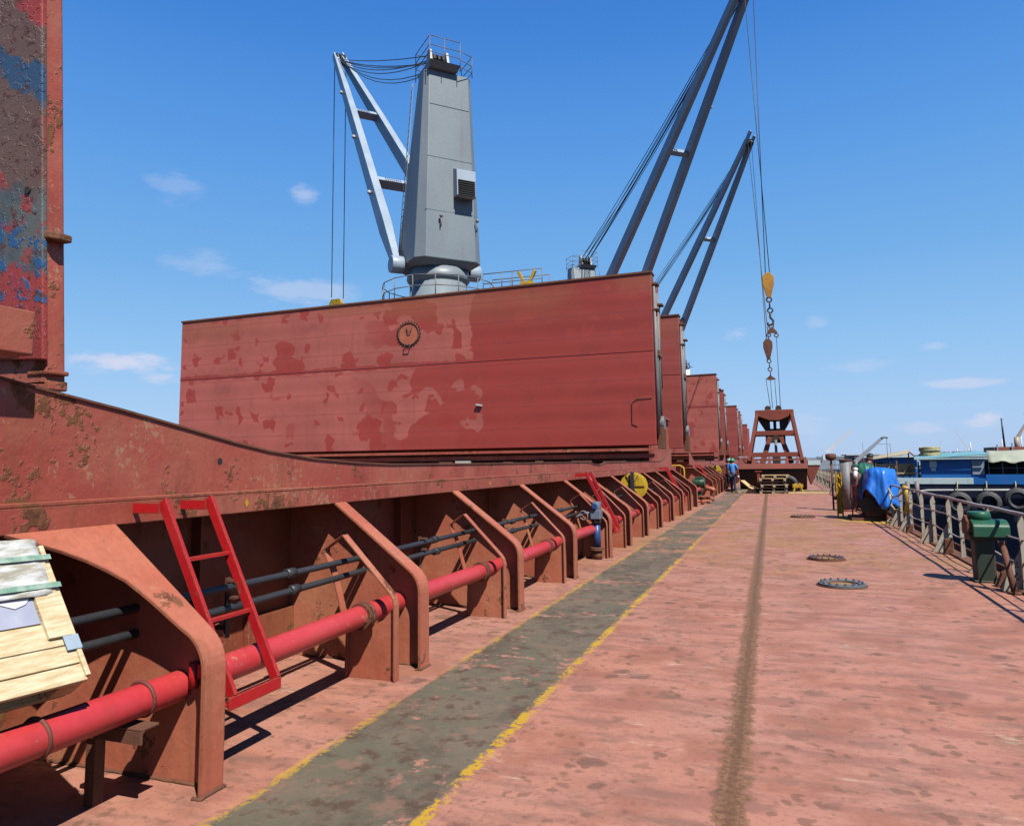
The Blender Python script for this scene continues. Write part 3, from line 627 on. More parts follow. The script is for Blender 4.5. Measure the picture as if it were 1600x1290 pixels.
# ------------------------------------------------------------------ ladders
GL = 'short red ladders hooked on the coaming'
def ladder(y0, wd, label):
    r = thing('ladder', label, 'ladder', (-3.1, y0+wd/2, .35), GL)
    T_, B_ = V((-3.41, 0, 1.46)), V((-2.87, 0, .40))
    for y in (y0, y0+wd):
        MB().beam((T_.x, y, T_.z), (B_.x, y, B_.z), .026, .062, up=(0, 0, 1)).build('rail', 'ladder_red', r, bevel=.004)
        MB().box(-3.61, -3.40, y-.035, y-.025, 1.385, 1.445).build('hook', 'ladder_red', r, bevel=.002)
    for z in (1.12, .785):
        tt = (1.46-z)/(1.46-.40); x = T_.x + (B_.x-T_.x)*tt
        MB().beam((x, y0, z), (x, y0+wd, z), .030, .024).build('rung', 'ladder_red', r, bevel=.003)
    MB().obox((-2.85, y0+wd/2-.02, .375), (.008, 0, .0), (0, wd/2+.035, 0), (0, 0, .034)).build('foot_bar', 'ladder_red', r, bevel=.003)
    MB().box(-2.93, -2.85, y0-.04, y0+wd+.01, .352, .362).build('foot_plate', 'ladder_red', r, bevel=.002)
    return r
l0 = ladder(3.42, .37, 'bright red ladder in the foreground, between the two nearest brackets')
dup(l0, (0, 10.15, 0), 'red ladder just beyond the blue valve stand', GL)
dup(l0, (0, 20.6, 0), 'red ladder at the far end of the near coaming, beyond the yellow reel', GL)
dup(l0, (0, 31.6, 0), 'red ladder on the second coaming, beyond the green motor', GL)

# ------------------------------------------------------------------ hatch cover panels
GH = 'folded hatch cover panels standing on end'
def panel(y, label, xl=-26.1, zt=8.62, mat='hatch', tube_side=True, zl=8.42, z0=2.24, xr=-4.1, full=True):
    r = thing('hatch_cover', label, 'hatch panel', ((xl+xr)/2, y, z0), GH)
    m = MB(); n = 12
    m.hexa([(xl, y, z0), (xr, y, z0), (xr, y+.62, z0), (xl, y+.62, z0)], [(xl, y, zl), (xr, y, zt), (xr, y+.62, zt), (xl, y+.62, zl)]); m.build('leaf', mat, r, bevel=.02)
    MB().hexa([(xl-.03, y-.05, zl), (xr+.03, y-.05, zt), (xr+.03, y+.66, zt), (xl-.03, y+.66, zl)], [(xl-.03, y-.05, zl+.07), (xr+.03, y-.05, zt+.07), (xr+.03, y+.66, zt+.07), (xl-.03, y+.66, zl+.07)]).build('top_edge', 'rusty', r)
    m = MB()
    m.box(xl, xr, y-.016, y-.002, 5.70, 5.745).build('weld_rib', mat, r)
    if not full: return r
    # second leaf folded behind
    m = MB(); m.hexa([(xl+.2, y+.78, z0+.3), (xr+.06, y+.78, z0+.3), (xr+.06, y+1.35, z0+.3), (xl+.2, y+1.35, z0+.3)], [(xl+.2, y+.78, zl-.25), (xr+.06, y+.78, zt-.18), (xr+.06, y+1.35, zt-.18), (xl+.2, y+1.35, zl-.25)]); m.build('rear_leaf', 'hatch_b', r)
    # grey side tubes and wheel gear on the outboard edge
    for dy, a, b in ((.12, 2.6, zt-.5), (.42, 2.5, zt-.7), (.92, 2.9, zt-.6), (1.18, 4.4, zt-1.0)):
        MB().cyl((xr+.075, y+dy, a), .052, b-a, 10).build('side_tube', 'galv' if dy < 1.1 else 'rusty', r)
    m = MB()
    for z in (zt-.44, zt-1.4): m.box(xr, xr+.22, y+.05, y+.55, z, z+.06)
    m.box(xr+.06, xr+.26, y+.85, y+1.3, zt-1.07, zt-1.01).box(xr, xr+.16, y+.3, y+1.1, 5.55, 5.75)
    m.build('lug', 'rusty', r)
    MB().cyl((xr+.03, y+.62, 3.05), .27, .2, 18, (1, 0, 0)).build('wheel', 'galv', r, bevel=.01)
    MB().prism([(xr+.05, y+.3, 2.1), (xr+.05, y+.45, 3.1), (xr+.05, y+.9, 3.2), (xr+.05, y+1.1, 2.1)], (.1, 0, 0)).box(xr+.02, xr+.24, y+.2, y+.32, 2.1, 2.9).box(xr+.02, xr+.2, y+1.0, y+1.12, 2.1, 3.1).build('hinge_arm', 'rusty', r, bevel=.01)
    return r
p1 = panel(26.95, 'largest red hatch panel, patched with darker paint and fitted with a round inspection ring')
# round fitting on the face
fy = 26.93
ring = MB(); ring.torus((-14.15, fy, 7.03), .47, .035, (0, 1, 0), 36, 8)
rg = ring.build('inspection_ring', 'rusty', p1)
m = MB().cyl((-14.15, fy+.005, 7.03), .45, .02, 32, (0, 1, 0)); m.build('cover_disc', 'bracket', rg)
m = MB()
for k in range(24):
    a = 2*PI*k/24; m.obox((-14.15+.53*math.cos(a), fy, 7.03+.53*math.sin(a)), (.022, 0, 0), (0, .02, 0), (0, 0, .022))
m.tube([(-14.3, fy-.05, 6.55), (-14.3, fy-.1, 6.42), (-14.05, fy-.1, 6.42), (-14.05, fy-.05, 6.55)], .02, 6)
m.tube([(-14.24, fy-.03, 7.28), (-14.16, fy-.05, 7.08), (-14.05, fy-.05, 7.08), (-13.98, fy-.03, 7.30)], .018, 6)
m.build('dog_bolts', 'grab_dk', rg)
m = MB(); m.tube([(-4.75, fy-.01, 2.95), (-4.95, fy-.01, 3.05), (-4.95, fy-.01, 3.8), (-4.75, fy-.01, 3.95), (-4.2, fy-.01, 3.98)], .014, 6); m.build('hatch_outline', 'rusty', p1)
MB().obox((-11.0, fy-.06, 3.95), (.12, 0, -.02), (0, .05, 0), (0, 0, .035)).build('eye_plate', 'white', p1)
panel(35.0, 'hatch panel directly behind the largest one, second in the row', mat='hatch_c', zt=8.5, zl=8.3)
panel(57.4, 'third hatch panel in the row, seen broad between the second and the thin ones', mat='hatch_b', zt=8.15, zl=7.95)
panel(65.0, 'narrow looking fourth hatch panel with bolts down its edge', mat='hatch_c', zt=7.6, zl=7.5)
panel(86.6, 'fifth hatch panel in the row, spotted with dark patches', mat='hatch_c', zt=7.75, zl=7.6)
panel(95.0, 'sixth hatch panel in the row, behind the spotted one', mat='hatch_b', zt=7.6, zl=7.4)
panel(117., 'seventh hatch panel, smallest but one at the end of the row', mat='hatch_c', zt=7.0, zl=6.9, full=False)
panel(124.6, 'eighth and smallest hatch panel, nearest the grab frame in view', mat='hatch_b', zt=6.6, zl=6.5, full=False)
# mast houses between the hatches
for k, lb in enumerate(('mast house under the nearest crane, behind the largest panel', 'mast house under the second crane', 'mast house under the farthest crane')):
    y = 28.9+30*k
    r = thing('mast_house', 'low red ' + lb, 'deckhouse', (-15, y+2.6, 0), 'mast houses between hatches')
    MB().box(-26, -4.6, y, y+5.0, 0, 3.45).build('wall', 'coaming', r)
    MB().box(-26.1, -4.45, y-.1, y+5.1, 3.452, 3.52).build('roof', 'coaming', r)
    MB().box(-17.0, -13.0, y+.8, y+4.4, 3.522, 8.6).build('pedestal_house', 'crane', r)

# nearest panel edge, upper left
np_ = thing('hatch_cover', 'edge of a nearby raised hatch panel in flaking red, blue, grey and brown paint', 'hatch panel', (-3.9, 3, 2.2), GH)
lean = lambda z: .074*(2.25-z)*-1
def lx(x, z): return x - .078*(z-2.25)
Zt = 6.8
MB().hexa([(lx(-7, 2.24), 2.90, 2.42), (lx(-3.775, 2.24), 2.90, 2.25), (lx(-3.775, 2.24), 2.935, 2.25), (lx(-7, 2.24), 2.935, 2.42)],
          [(lx(-7, Zt), 2.90, Zt), (lx(-3.775, Zt), 2.90, Zt), (lx(-3.775, Zt), 2.935, Zt), (lx(-7, Zt), 2.935, Zt)]).build('leaf', 'patch', np_, bevel=.008)
MB().hexa([(lx(-7, 2.1), 2.94, 2.26), (lx(-3.80, 2.1), 2.94, 2.11), (lx(-3.80, 2.1), 3.06, 2.11), (lx(-7, 2.1), 3.06, 2.26)],
          [(lx(-7, Zt), 2.94, Zt), (lx(-3.80, Zt), 2.94, Zt), (lx(-3.80, Zt), 3.06, Zt), (lx(-7, Zt), 3.06, Zt)]).build('rear_plate', 'coaming', np_, bevel=.01)
MB().box(-3.95, -3.575, 1.5, 2.70, 2.23, 2.46).build('end_beam', 'coaming', np_, bevel=.01)
MB().cyl((-3.958, 2.897, 3.235), .022, .0065, 16, (0, -1, 0)).build('bolt_hole', 'dark', np_)
MB().box(-3.94, -3.77, 2.94, 3.06, 2.085, 2.14).box(-3.93, -3.75, 2.93, 3.05, 2.17, 2.195).build('stop_block', 'coaming', np_, bevel=.008)
MB().prism([(-3.90, 2.90, 2.95), (-3.79, 2.92, 2.94), (-3.77, 2.96, 2.94), (-3.78, 3.05, 2.945), (-3.90, 3.06, 2.95)], (0, 0, .045)).build('shelf_lug', 'rusty', np_, bevel=.01)
MB().tube([(-3.955, 2.885, 2.46), (-3.97, 2.84, 2.42), (-3.955, 2.885, 2.36)], .014, 8).box(-4.1, -3.93, 2.875, 2.90, 2.32, 2.36).build('lashing_eye', 'rusty', np_)

# ------------------------------------------------------------------ cranes
GC = 'grey deck cranes on the centreline'
def crane(c, tip, label, cat='crane', L0=None, hook_at=None, hoist=True, hk2=None, steep=1.):
    c = V(c); tip = V(tip); z0 = c.z
    r = thing('deck_crane', label, cat, (c.x, c.y, 9.3), GC)
    j = V((tip.x-c.x, tip.y-c.y, 0)).normalized(); p = V((-j.y, j.x, 0)) * -1   # p to the right of j
    def P(a, b, z): return c + j*a + p*b + V((0, 0, z))
    # pedestal
    MB().tube([(c.x, c.y, 3.5), (c.x, c.y, z0-.55)], 1.38, 36).build('pedestal', 'crane', r)
    MB().tube([(c.x, c.y, z0-.75), (c.x, c.y, z0-.55), (c.x, c.y, z0-.5), (c.x, c.y, z0-.12)], [1.38, 1.52, 1.52, 1.46], 36).build('slewing_ring', 'crane', r)
    # tapered tower, chamfered corners
    def sec(z, a0, a1, hw, ch):
        return [P(a0, -hw+ch, z), P(a0, hw-ch, z), P(a0+ch, hw, z), P(a1-ch, hw, z), P(a1, hw-ch, z), P(a1, -hw+ch, z), P(a1-ch, -hw, z), P(a0+ch, -hw, z)]
    m = MB(); secs = [sec(-.12, -1.35, 1.5, 1.25, .35), sec(.15, -1.62, 1.75, 1.68, .42), sec(9.35, -1.42, -.35, 1.2, .2)]
    rows = [[m.bm.verts.new(v) for v in s_] for s_ in secs]
    for A, B in zip(rows[:-1], rows[1:]):
        for k in range(8): m.bm.faces.new([A[k], A[(k+1)%8], B[(k+1)%8], B[k]])
    m.bm.faces.new(rows[0][::-1]); m.bm.faces.new(rows[-1])
    tw = m.build('tower', 'crane', r, bevel=.03)
    # louvred hood on the rear face
    hd = MB(); a = -1.58
    hd.hexa([P(a+.05, .15, 3.15), P(a+.05, 1.12, 3.15), P(a-.42, 1.12, 3.15), P(a-.42, .15, 3.15)], [P(a+.05, .15, 4.6), P(a+.05, 1.12, 4.6), P(a-.36, 1.12, 4.42), P(a-.36, .15, 4.42)])
    h = hd.build('vent_hood', 'crane_lt', tw, bevel=.015)
    m = MB()
    for k in range(9): m.hexa([P(a-.40, .2, 3.08+.1*k), P(a-.40, 1.07, 3.08+.1*k), P(a-.52, 1.07, 3.04+.1*k), P(a-.52, .2, 3.04+.1*k)], [P(a-.40, .2, 3.12+.1*k), P(a-.40, 1.07, 3.12+.1*k), P(a-.50, 1.07, 3.07+.1*k), P(a-.50, .2, 3.07+.1*k)])
    m.build('louvre', 'dark', tw)
    # head: sheave platform and rails
    MB().hexa([P(-1.6, -1.05, 9.35), P(-1.6, .35, 9.35), P(-.2, .35, 9.35), P(-.2, -1.05, 9.35)], [P(-1.85, -1.1, 9.6), P(-1.85, .42, 9.6), P(.0, .42, 9.6), P(.0, -1.1, 9.6)]).build('head_platform', 'crane', r)
    for b in (-.65, -.42, -.19): MB().tube([P(-.9, b-.08, 10.0), P(-.9, b+.08, 10.0)], .38, 18).build('sheave', 'grab_dk', r)
    for b in (-.85, .02): MB().hexa([P(-1.25, b, 9.6), P(-1.25, b+.12, 9.6), P(-.45, b+.12, 9.6), P(-.45, b, 9.6)], [P(-1.0, b, 10.6), P(-1.0, b+.12, 10.6), P(-.75, b+.12, 10.6), P(-.75, b, 10.6)]).build('sheave_cheek', 'white', r)
    m = MB(); pr = [(-1.85, -1.15), (-1.85, .4), (-1.55, 1.15), (-.3, 1.15), (.05, .4), (.05, -1.15), (-1.85, -1.15)]
    for z in (9.95, 10.3, 10.75):
        for (a1, b1), (a2, b2) in zip(pr[:-1], pr[1:]):
            zz = z if max(b1, b2) < .5 else z-.4; m.tube([P(a1, b1, zz), P(a2, b2, zz)], .02, 5)
    for a1, b1 in pr[:-1] + [(-1.85, -.4), (.05, -.4)]: m.tube([P(a1, b1, 9.3), P(a1, b1, 10.75 if b1 < .5 else 10.35)], .02, 5)
    m.build('head_rail', 'galv', r)
    # climbing rungs, weld straps and lamp brackets on the tower
    for k in range(3): zq = 2.4+2.6*k; hw = 1.68-.048*zq; MB().hexa([P(-1.63+.02*zq, -hw+.3, zq), P(-1.63+.02*zq, hw-.3, zq), P(-1.60+.02*zq, hw-.3, zq), P(-1.60+.02*zq, -hw+.3, zq)], [P(-1.63+.02*zq, -hw+.3, zq+.03), P(-1.63+.02*zq, hw-.3, zq+.03), P(-1.60+.02*zq, hw-.3, zq+.03), P(-1.60+.02*zq, -hw+.3, zq+.03)]).build('weld_strap', 'crane', tw)
    m = MB()
    for k in range(26): zq = .6+.33*k; hw = 1.70-.054*zq; m.tube([P(.3-.04*zq, -hw-.12, zq), P(.7-.07*zq, -hw-.12, zq)], .02, 4)
    for e in (.3, .7): m.tube([P(e, -1.82, .3), P(e-(.04 if e < .5 else .07)*9, -1.32, 9.2)], .02, 4)
    m.build('tower_ladder', 'crane', tw)
    for bq in (-.55, 1.28): MB().tube([P(-1.62, bq, 1.6), P(-1.74, bq, 1.7), P(-1.74, bq, 2.05)], .03, 5).sphere(P(-1.74, bq, 2.12), .09, 8, 6).build('lamp_bracket', 'galv', tw)
    # walkway with rail round the pedestal
    MB().ringplate((c.x, c.y), 1.37, 2.75, z0-1.95, z0-1.88, 28).build('walkway', 'crane', r)
    m = MB(); K = 16
    for k in range(K):
        a1 = 2*PI*k/K; a2 = 2*PI*(k+1)/K; q1 = V((c.x+2.68*math.cos(a1), c.y+2.68*math.sin(a1), 0)); q2 = V((c.x+2.68*math.cos(a2), c.y+2.68*math.sin(a2), 0))
        for z in (z0-1.35, z0-.85): m.tube([q1+V((0, 0, z)), q2+V((0, 0, z))], .024, 5)
        m.tube([q1+V((0, 0, z0-1.88)), q1+V((0, 0, z0-.85))], .024, 5)
    m.build('walkway_rail', 'galv', r)
    # jib: two tapering box legs with cross pieces
    jr = MB(); tl = tip - p*.28; tr = tip + p*.28; bl = P(.35, -2.0, .15); br = P(.35, 2.0, .15)
    axis = ((tl+tr)/2 - (bl+br)/2).normalized(); nrmv = p.cross(axis)
    jib = None
    for q0, q1 in ((bl, tl), (br, tr)):
        mb = MB(); mb.beam(q0, q0+(q1-q0)*.12, .30, .45, up=nrmv, w1=.45, h1=.85); mb.beam(q0+(q1-q0)*.12, q0+(q1-q0)*.62, .45, .85, up=nrmv, w1=.42, h1=.78); mb.beam(q0+(q1-q0)*.62, q1, .42, .78, up=nrmv, w1=.34, h1=.5)
        o = mb.build('jib_leg', 'crane_lt', r, bevel=.03)
        MB().tube([q0 - p*.3, q0 + p*.3], .42, 18).build('pivot_pin', 'crane_lt', r, bevel=.03)
    for f, wd in ((.30, .55), (.64, .5)):
        qa = bl+(tl-bl)*f; qb = br+(tr-br)*f
        mb = MB(); mb.beam(qa, qb, .34, wd, up=nrmv)
        mb.build('cross_piece', 'crane_lt', r, bevel=.02)
    mb = MB()
    for b in (-.28, 0, .28): mb.tube([tip+p*(b-.06)-axis*.3, tip+p*(b+.06)-axis*.3], .42, 16)
    mb.build('tip_sheave', 'grab_dk', r)
    MB().beam(tip-axis*.2+p*.35, tip+axis*.9+p*.35, .12, .45, up=nrmv).beam(tip-axis*.2-p*.35, tip+axis*.5-p*.35, .12, .4, up=nrmv).build('tip_horn', 'crane_lt', r)
    # luffing wires
    top = P(-.9, -.3, 10.3)
    for k in range(8):
        a0 = top + p*(-.5+.13*k) + V((0, 0, -.15*(k % 3))); b0 = tip - axis*(.25+.12*(k % 4)) + p*(-.3+.08*k)
        sag = (.9 if k % 2 else .35) * (steep); pts = [a0.lerp(b0, i/10) - V((0, 0, sag*4*(i/10)*(1-i/10)*(.4+.25*k*.3))) for i in range(11)]
        MB().tube(pts, .028, 5).build('luffing_wire', 'cable', r)
    # cabin lamps on legs
    for f in (.25, .5, .75):
        q = bl+(tl-bl)*f; MB().sphere(q-p*.35, .12, 8, 6).build('lamp', 'white', r)
    return r, tip, p, axis, j
c1, tip1, p1v, ax1, j1 = crane((-15, 31.6, 10.95), (-29.5, 45, 32.0), 'nearest grey deck crane standing behind the largest red panel, jib raised to the left', steep=1.6)
c2, tip2, p2v, ax2, j2 = crane((-15, 61.6, 9.3), (-.3, 44.2, 30.6), 'second grey crane with a tall jib leaning right past the top of the picture')
c3, tip3, p3v, ax3, j3 = crane((-15, 91.6, 11.35), (-1.1, 75, 33.6), 'farthest grey crane with the shorter looking jib ending in clear sky')
def wires(root, prs, rad=.022):
    for a, b in prs: MB().tube([a, b], rad, 6).build('hoist_wire', 'cable', root)
wires(c1, [(tip1-p1v*.35, tip1-p1v*.35-V((0, 0, 18.3))), (tip1+p1v*.5, tip1+p1v*.5-V((0, 0, 18.3)))], .03)
hk = thing('hook_block', 'yellow hook block showing just above the largest panel, under the left jib', 'hook block', tuple(tip1-V((0, 0, 19.8))), 'hook blocks')
b0 = tip1-V((0, 0, 18.75))
MB().prism([b0+V((-.55, -.15, 0)), b0+V((-.35, -.15, .35)), b0+V((.35, -.15, .35)), b0+V((.55, -.15, 0)), b0+V((.25, -.15, -1.0)), b0+V((-.25, -.15, -1.0))], (0, .3, 0)).build('cheeks', 'yellow', hk, bevel=.03)
MB().tube([b0+V((0, 0, -1.0)), b0+V((0, 0, -1.35)), b0+V((.25, 0, -1.55)), b0+V((.15, 0, -1.85)), b0+V((-.15, 0, -1.85)), b0+V((-.25, 0, -1.65))], .08, 8).build('hook', 'grab_dk', hk)

# yellow jib cradle and cross walk rail
cr = thing('jib_cradle', 'yellow V-shaped jib rest above the largest panel', 'jib rest', (-10.3, 31, 9))
for s in (-1, 1): MB().beam((-10.3+s*.1, 31, 9.75), (-10.3+s*.40, 31, 10.3), .16, .14).build('arm', 'yellow', cr, bevel=.02)
MB().box(-10.6, -10.0, 30.9, 31.1, 9.55, 9.8).build('saddle', 'yellow', cr)
MB().box(-10.4, -10.2, 30.9, 31.1, 3.52, 9.55).build('post', 'crane', cr)
wk = thing('crosswalk', 'grey railed crosswalk between the nearest crane and the yellow cradle', 'walkway', (-11, 31, 9.2))
MB().box(-12.2, -9.4, 30.4, 31.6, 9.22, 9.30).build('platform', 'crane', wk)
MB().box(-12.0, -11.8, 31.0, 31.2, 3.52, 9.22).build('post', 'crane', wk)
m = MB()
for z in (9.75, 10.2):
    for y in (30.42, 31.58): m.tube([(-12.2, y, z), (-9.4, y, z)], .024, 5)
for x in (-12.2, -11.3, -10.8, -9.4):
    for y in (30.42, 31.58): m.tube([(x, y, 9.3), (x, y, 10.2)], .024, 5)
m.build('railing', 'galv', wk)

# far white mast
fmst = thing('radar_mast', 'white mast with an aerial cluster, behind the second panel', 'mast', (-16.3, 150, 0))
MB().tube([(-16.3, 150, 0), (-16.3, 150, 19.8)], .62, 16).build('pole', 'farwhite', fmst)
m = MB()
for a in range(6): m.tube([(-16.3, 150, 20.2), (-16.3+1.2*math.cos(a), 150, 20.4+1.1*math.sin(a*1.1))], .07, 5)
m.torus((-16.3, 150, 20.5), .6, .1, (0, 1, 0), 12, 5); m.tube([(-16.3, 150, 19.8), (-16.3, 150, 21.8)], .1, 5)
m.build('aerials', 'grab_dk', fmst)

# ------------------------------------------------------------------ hook blocks and grab
GY = 42.
def block(z, x, s, label, y=GY):
    b = thing('hook_block', label, 'hook block', (x, y, z), 'hook blocks')
    MB().prism([(x-.30*s, y-.10*s, z), (x-.12*s, y-.10*s, z+.25*s), (x+.12*s, y-.10*s, z+.25*s), (x+.30*s, y-.10*s, z), (x+.30*s, y-.10*s, z-.35*s), (x+.10*s, y-.10*s, z-1.15*s), (x-.10*s, y-.10*s, z-1.15*s), (x-.30*s, y-.10*s, z-.35*s)], (0, .06*s, 0)).build('cheek_plate', 'orange', b, bevel=.02)
    MB().prism([(x-.30*s, y+.06*s, z), (x-.12*s, y+.06*s, z+.25*s), (x+.12*s, y+.06*s, z+.25*s), (x+.30*s, y+.06*s, z), (x+.30*s, y+.06*s, z-.35*s), (x+.10*s, y+.06*s, z-1.15*s), (x-.10*s, y+.06*s, z-1.15*s), (x-.30*s, y+.06*s, z-.35*s)], (0, .06*s, 0)).build('cheek_plate', 'orange', b, bevel=.02)
    MB().cyl((x, y-.04*s, z-.15*s), .24*s, .09*s, 18, (0, 1, 0)).build('sheave', 'grab_dk', b)
    return b
ub = block(11.6, -.02, 1.0, 'upper yellow hook block hanging high over the grab')
m = MB(); zc = 10.35
for k in range(3): m.torus((-.02+.015*k, GY, zc-.30*k), .13, .04, (1, 0, 0) if k % 2 else (0, 1, 0), 16, 8)
m.tube([(0, GY, 9.62), (0, GY, 9.35), (.14, GY, 9.18), (.12, GY, 8.98), (-.08, GY, 8.92), (-.16, GY, 9.08)], .06, 8)
m.build('swivel_hook', 'grab_dk', ub)
MB().torus((0.02, GY, 8.88), .12, .035, (0, 1, 0), 16, 8).prism([(-.2, GY-.05, 8.62), (0.05, GY-.05, 8.85), (.32, GY-.05, 8.55), (.3, GY-.05, 8.48), (-.2, GY-.05, 8.52)], (0, .1, 0)).torus((-.13, GY, 8.4), .1, .03, (0, 1, 0), 14, 6).torus((.26, GY, 8.36), .1, .03, (0, 1, 0), 14, 6).build('shackle', 'rusty', ub)
lb_ = block(8.0, -.2, .8, 'lower rusty-yellow hook block nearer the grab')
for o in lb_.children:
    if o.name.startswith('cheek'): o.data.materials[0] = M['rusty']
m = MB()
for k in range(4): m.torus((-.18+.015*k, GY, 6.98-.23*k), .10, .03, (1, 0, 0) if k % 2 else (0, 1, 0), 14, 7)
m.prism([(-.42, GY-.04, 5.98), (-.15, GY-.04, 6.2), (.14, GY-.04, 5.98), (-.14, GY-.04, 5.93)], (0, .08, 0)); m.build('swivel_chain', 'rusty', lb_)
wires(c2, [(tip2+p2v*.35, V((.08, GY, 11.7))), (tip2-p2v*.35, V((-.14, GY, 11.7)))])
wires(c3, [(tip3-p3v*.2, V((-.26, GY, 8.1))), (tip3+p3v*.25, V((-.14, GY, 8.1)))])

gr = thing('grab', 'rust-red clamshell cargo grab with a tall A-frame, standing on the deck', 'grab', (-.2, GY, 0))
gx = -.05
m = MB()
for y in (GY-.75, GY+.65):
    m.prism([(gx-.95, y, 4.28), (gx+.95, y, 4.28), (gx+.98, y, 4.02), (gx+.25, y, 3.72), (gx-.25, y, 3.72), (gx-.98, y, 4.02)], (0, .1, 0))
m.box(gx-.95, gx+.95, GY-.65, GY+.65, 4.12, 4.24)
m.build('head', 'grab', gr, bevel=.02)
MB().cyl((gx-.32, GY-.2, 4.38), .16, .4, 14, (0, 1, 0)).cyl((gx+.22, GY-.2, 4.38), .16, .4, 14, (0, 1, 0)).build('guide_roller', 'grab_dk', gr)
for sx in (-1, 1):
    for y, yy in ((GY-.72, GY-1.1), (GY+.72, GY+1.1)):
        MB().beam((gx+sx*.86, y, 4.1), (gx+sx*(1.42 if sx < 0 else 1.28), yy, 1.45), .17, .17, up=(0, 1, 0)).build('leg', 'grab', gr, bevel=.015)
for z, hw, y in ((3.05, 1.02, GY-.92), (1.92, 1.30, GY-1.06), (3.05, 1.02, GY+.88), (1.92, 1.26, GY+1.0)):
    MB().box(gx-hw-.05, gx+hw-.05, y, y+.08, z-.12, z+.12).build('cross_bar', 'grab', gr, bevel=.01)
m = MB()
for x in (-.42, -.1, .22): m.cyl((gx+x+.02, GY, 3.55), .36, .16, 20, (1, 0, 0))
m.box(gx-.5, gx+.5, GY-.3, GY+.3, 2.55, 3.3); m.build('sheave_block', 'grab_dk', gr, bevel=.02)
for x in (-.62, .62): MB().prism([(gx+x-.28, GY-.4, 3.9), (gx+x+.28, GY-.4, 3.9), (gx+x*.55+.1, GY-.4, 3.1), (gx+x*.55-.1, GY-.4, 3.1)], (0, .8, 0)).build('side_cheek', 'grab_dk', gr)
for sx in (-1, 1):
    MB().beam((gx+sx*.28, GY-.35, 2.85), (gx+sx*.72, GY-.5, 1.45), .22, .2, up=(0, 1, 0), w1=.3).build('arm', 'grab', gr, bevel=.02)
MB().cyl((gx, GY-.4, 1.3), .07, 1.4, 12).build('centre_rod', 'galv', gr)
MB().box(gx-.2, gx+.2, GY-.5, GY-.1, 1.4, 2.0).build('lower_block', 'grab_dk', gr, bevel=.02)
# closing bowl: front shell and back shell
def shell(sy):
    m = MB(); prof = [(1.75, 1.32), (1.75, 1.05), (1.5, .62), (1.05, .25), (.5, .06), (0.02, .02)]
    for (a1, z1), (a2, z2) in zip(prof[:-1], prof[1:]):
        A = [(gx-1.88, GY+sy*a1*.8, z1), (gx+1.42, GY+sy*a1*.8, z1), (gx+1.42, GY+sy*a2*.8, z2), (gx-1.88, GY+sy*a2*.8, z2)]
        B = [(x, y-sy*.04, z+.03) for x, y, z in A]; m.hexa(A, B)
    for x in (gx-1.88, gx+1.38):
        m.prism([(x, GY+sy*a*.8, z) for a, z in prof] + [(x, GY+sy*.02, 1.32)], (.04, 0, 0))
    m.build('bucket_shell', 'grab_dk', gr)
shell(-1); shell(1)
m = MB(); m.hexa([(gx-1.93, GY-1.55, 1.18), (gx+1.48, GY-1.55, 1.18), (gx+1.48, GY-1.40, 1.18), (gx-1.93, GY-1.40, 1.18)], [(gx-1.93, GY-1.48, 1.42), (gx+1.48, GY-1.48, 1.42), (gx+1.42, GY-1.2, 1.46), (gx-1.88, GY-1.2, 1.46)])
m.build('rim_plate', 'grab', gr, bevel=.015)
m = MB()
m.box(gx-1.9, gx+1.45, GY-1.3, GY-1.2, 1.62, 1.70)
for x in (-1.8, -1.15, -.35, .5, 1.0, 1.38): m.prism([(gx+x-.09, GY-1.4, 1.40), (gx+x+.09, GY-1.4, 1.40), (gx+x+.05, GY-1.3, 1.78), (gx+x-.05, GY-1.3, 1.78)], (0, .08, 0))
m.build('rim_rail', 'grab', gr, bevel=.01)
MB().hexa([(gx+1.45, GY-1.2, 1.0), (gx+1.62, GY-1.2, .35), (gx+1.62, GY+.6, .35), (gx+1.45, GY+.6, 1.0)], [(gx+1.5, GY-1.2, 1.6), (gx+2.2, GY-1.2, 1.6), (gx+2.2, GY+.6, 1.6), (gx+1.5, GY+.6, 1.6)]).build('side_hopper', 'grab', gr)
MB().box(gx+1.5, gx+2.1, GY-1.235, GY-1.205, 1.36, 1.60).build('number_plate', 'ltblue', gr)
for a, b in (((-.38, GY, 5.93), (-.22, GY, 4.4)), ((-.16, GY, 5.93), (-.12, GY, 4.4)), ((.06, GY, 5.95), (.1, GY, 4.4)), ((.26, GY, 8.3), (.28, GY, 4.4))):
    MB().tube([a, b], .018, 6).build('suspension_wire', 'cable', gr)

# dunnage in front of the grab
GD = 'timber lying in front of the grab'
random.seed(3)
for k in range(6):
    z = .0+.155*k; x0 = -.88+random.uniform(-.08, .08); y0 = 38.6+random.uniform(-.1, .1)
    nm = ['bottom', 'second', 'third', 'fourth', 'fifth', 'top'][k]
    r = thing('pallet', '%s pale timber pallet of the stack in front of the grab' % nm, 'pallet', (x0+.6, y0+.5, z), 'pallets stacked before the grab')
    m = MB()
    for i in range(5): m.box(x0, x0+1.3, y0+.24*i, y0+.24*i+.14, z+.105, z+.130)
    m.build('deck_boards', 'wood_grey' if k < 4 else 'wood', r)
    m = MB()
    for i in range(3): m.box(x0+.02+.56*i, x0+.14+.56*i, y0, y0+1.1, z+.002, z+.104)
    m.build('bearer', 'wood_grey' if k != 3 else 'dkwood', r)
def plank(a, b, w_, h_, label, mat='wood_grey'):
    o = MB().beam(a, b, w_, h_).build('plank', mat, loc=a, bevel=.006); tag(o, label, 'plank', GD); return o
plank((-2.0, 39.2, .09), (-1.05, 39.0, .12), .25, .16, 'thick weathered plank lying flat left of the pallet stack')
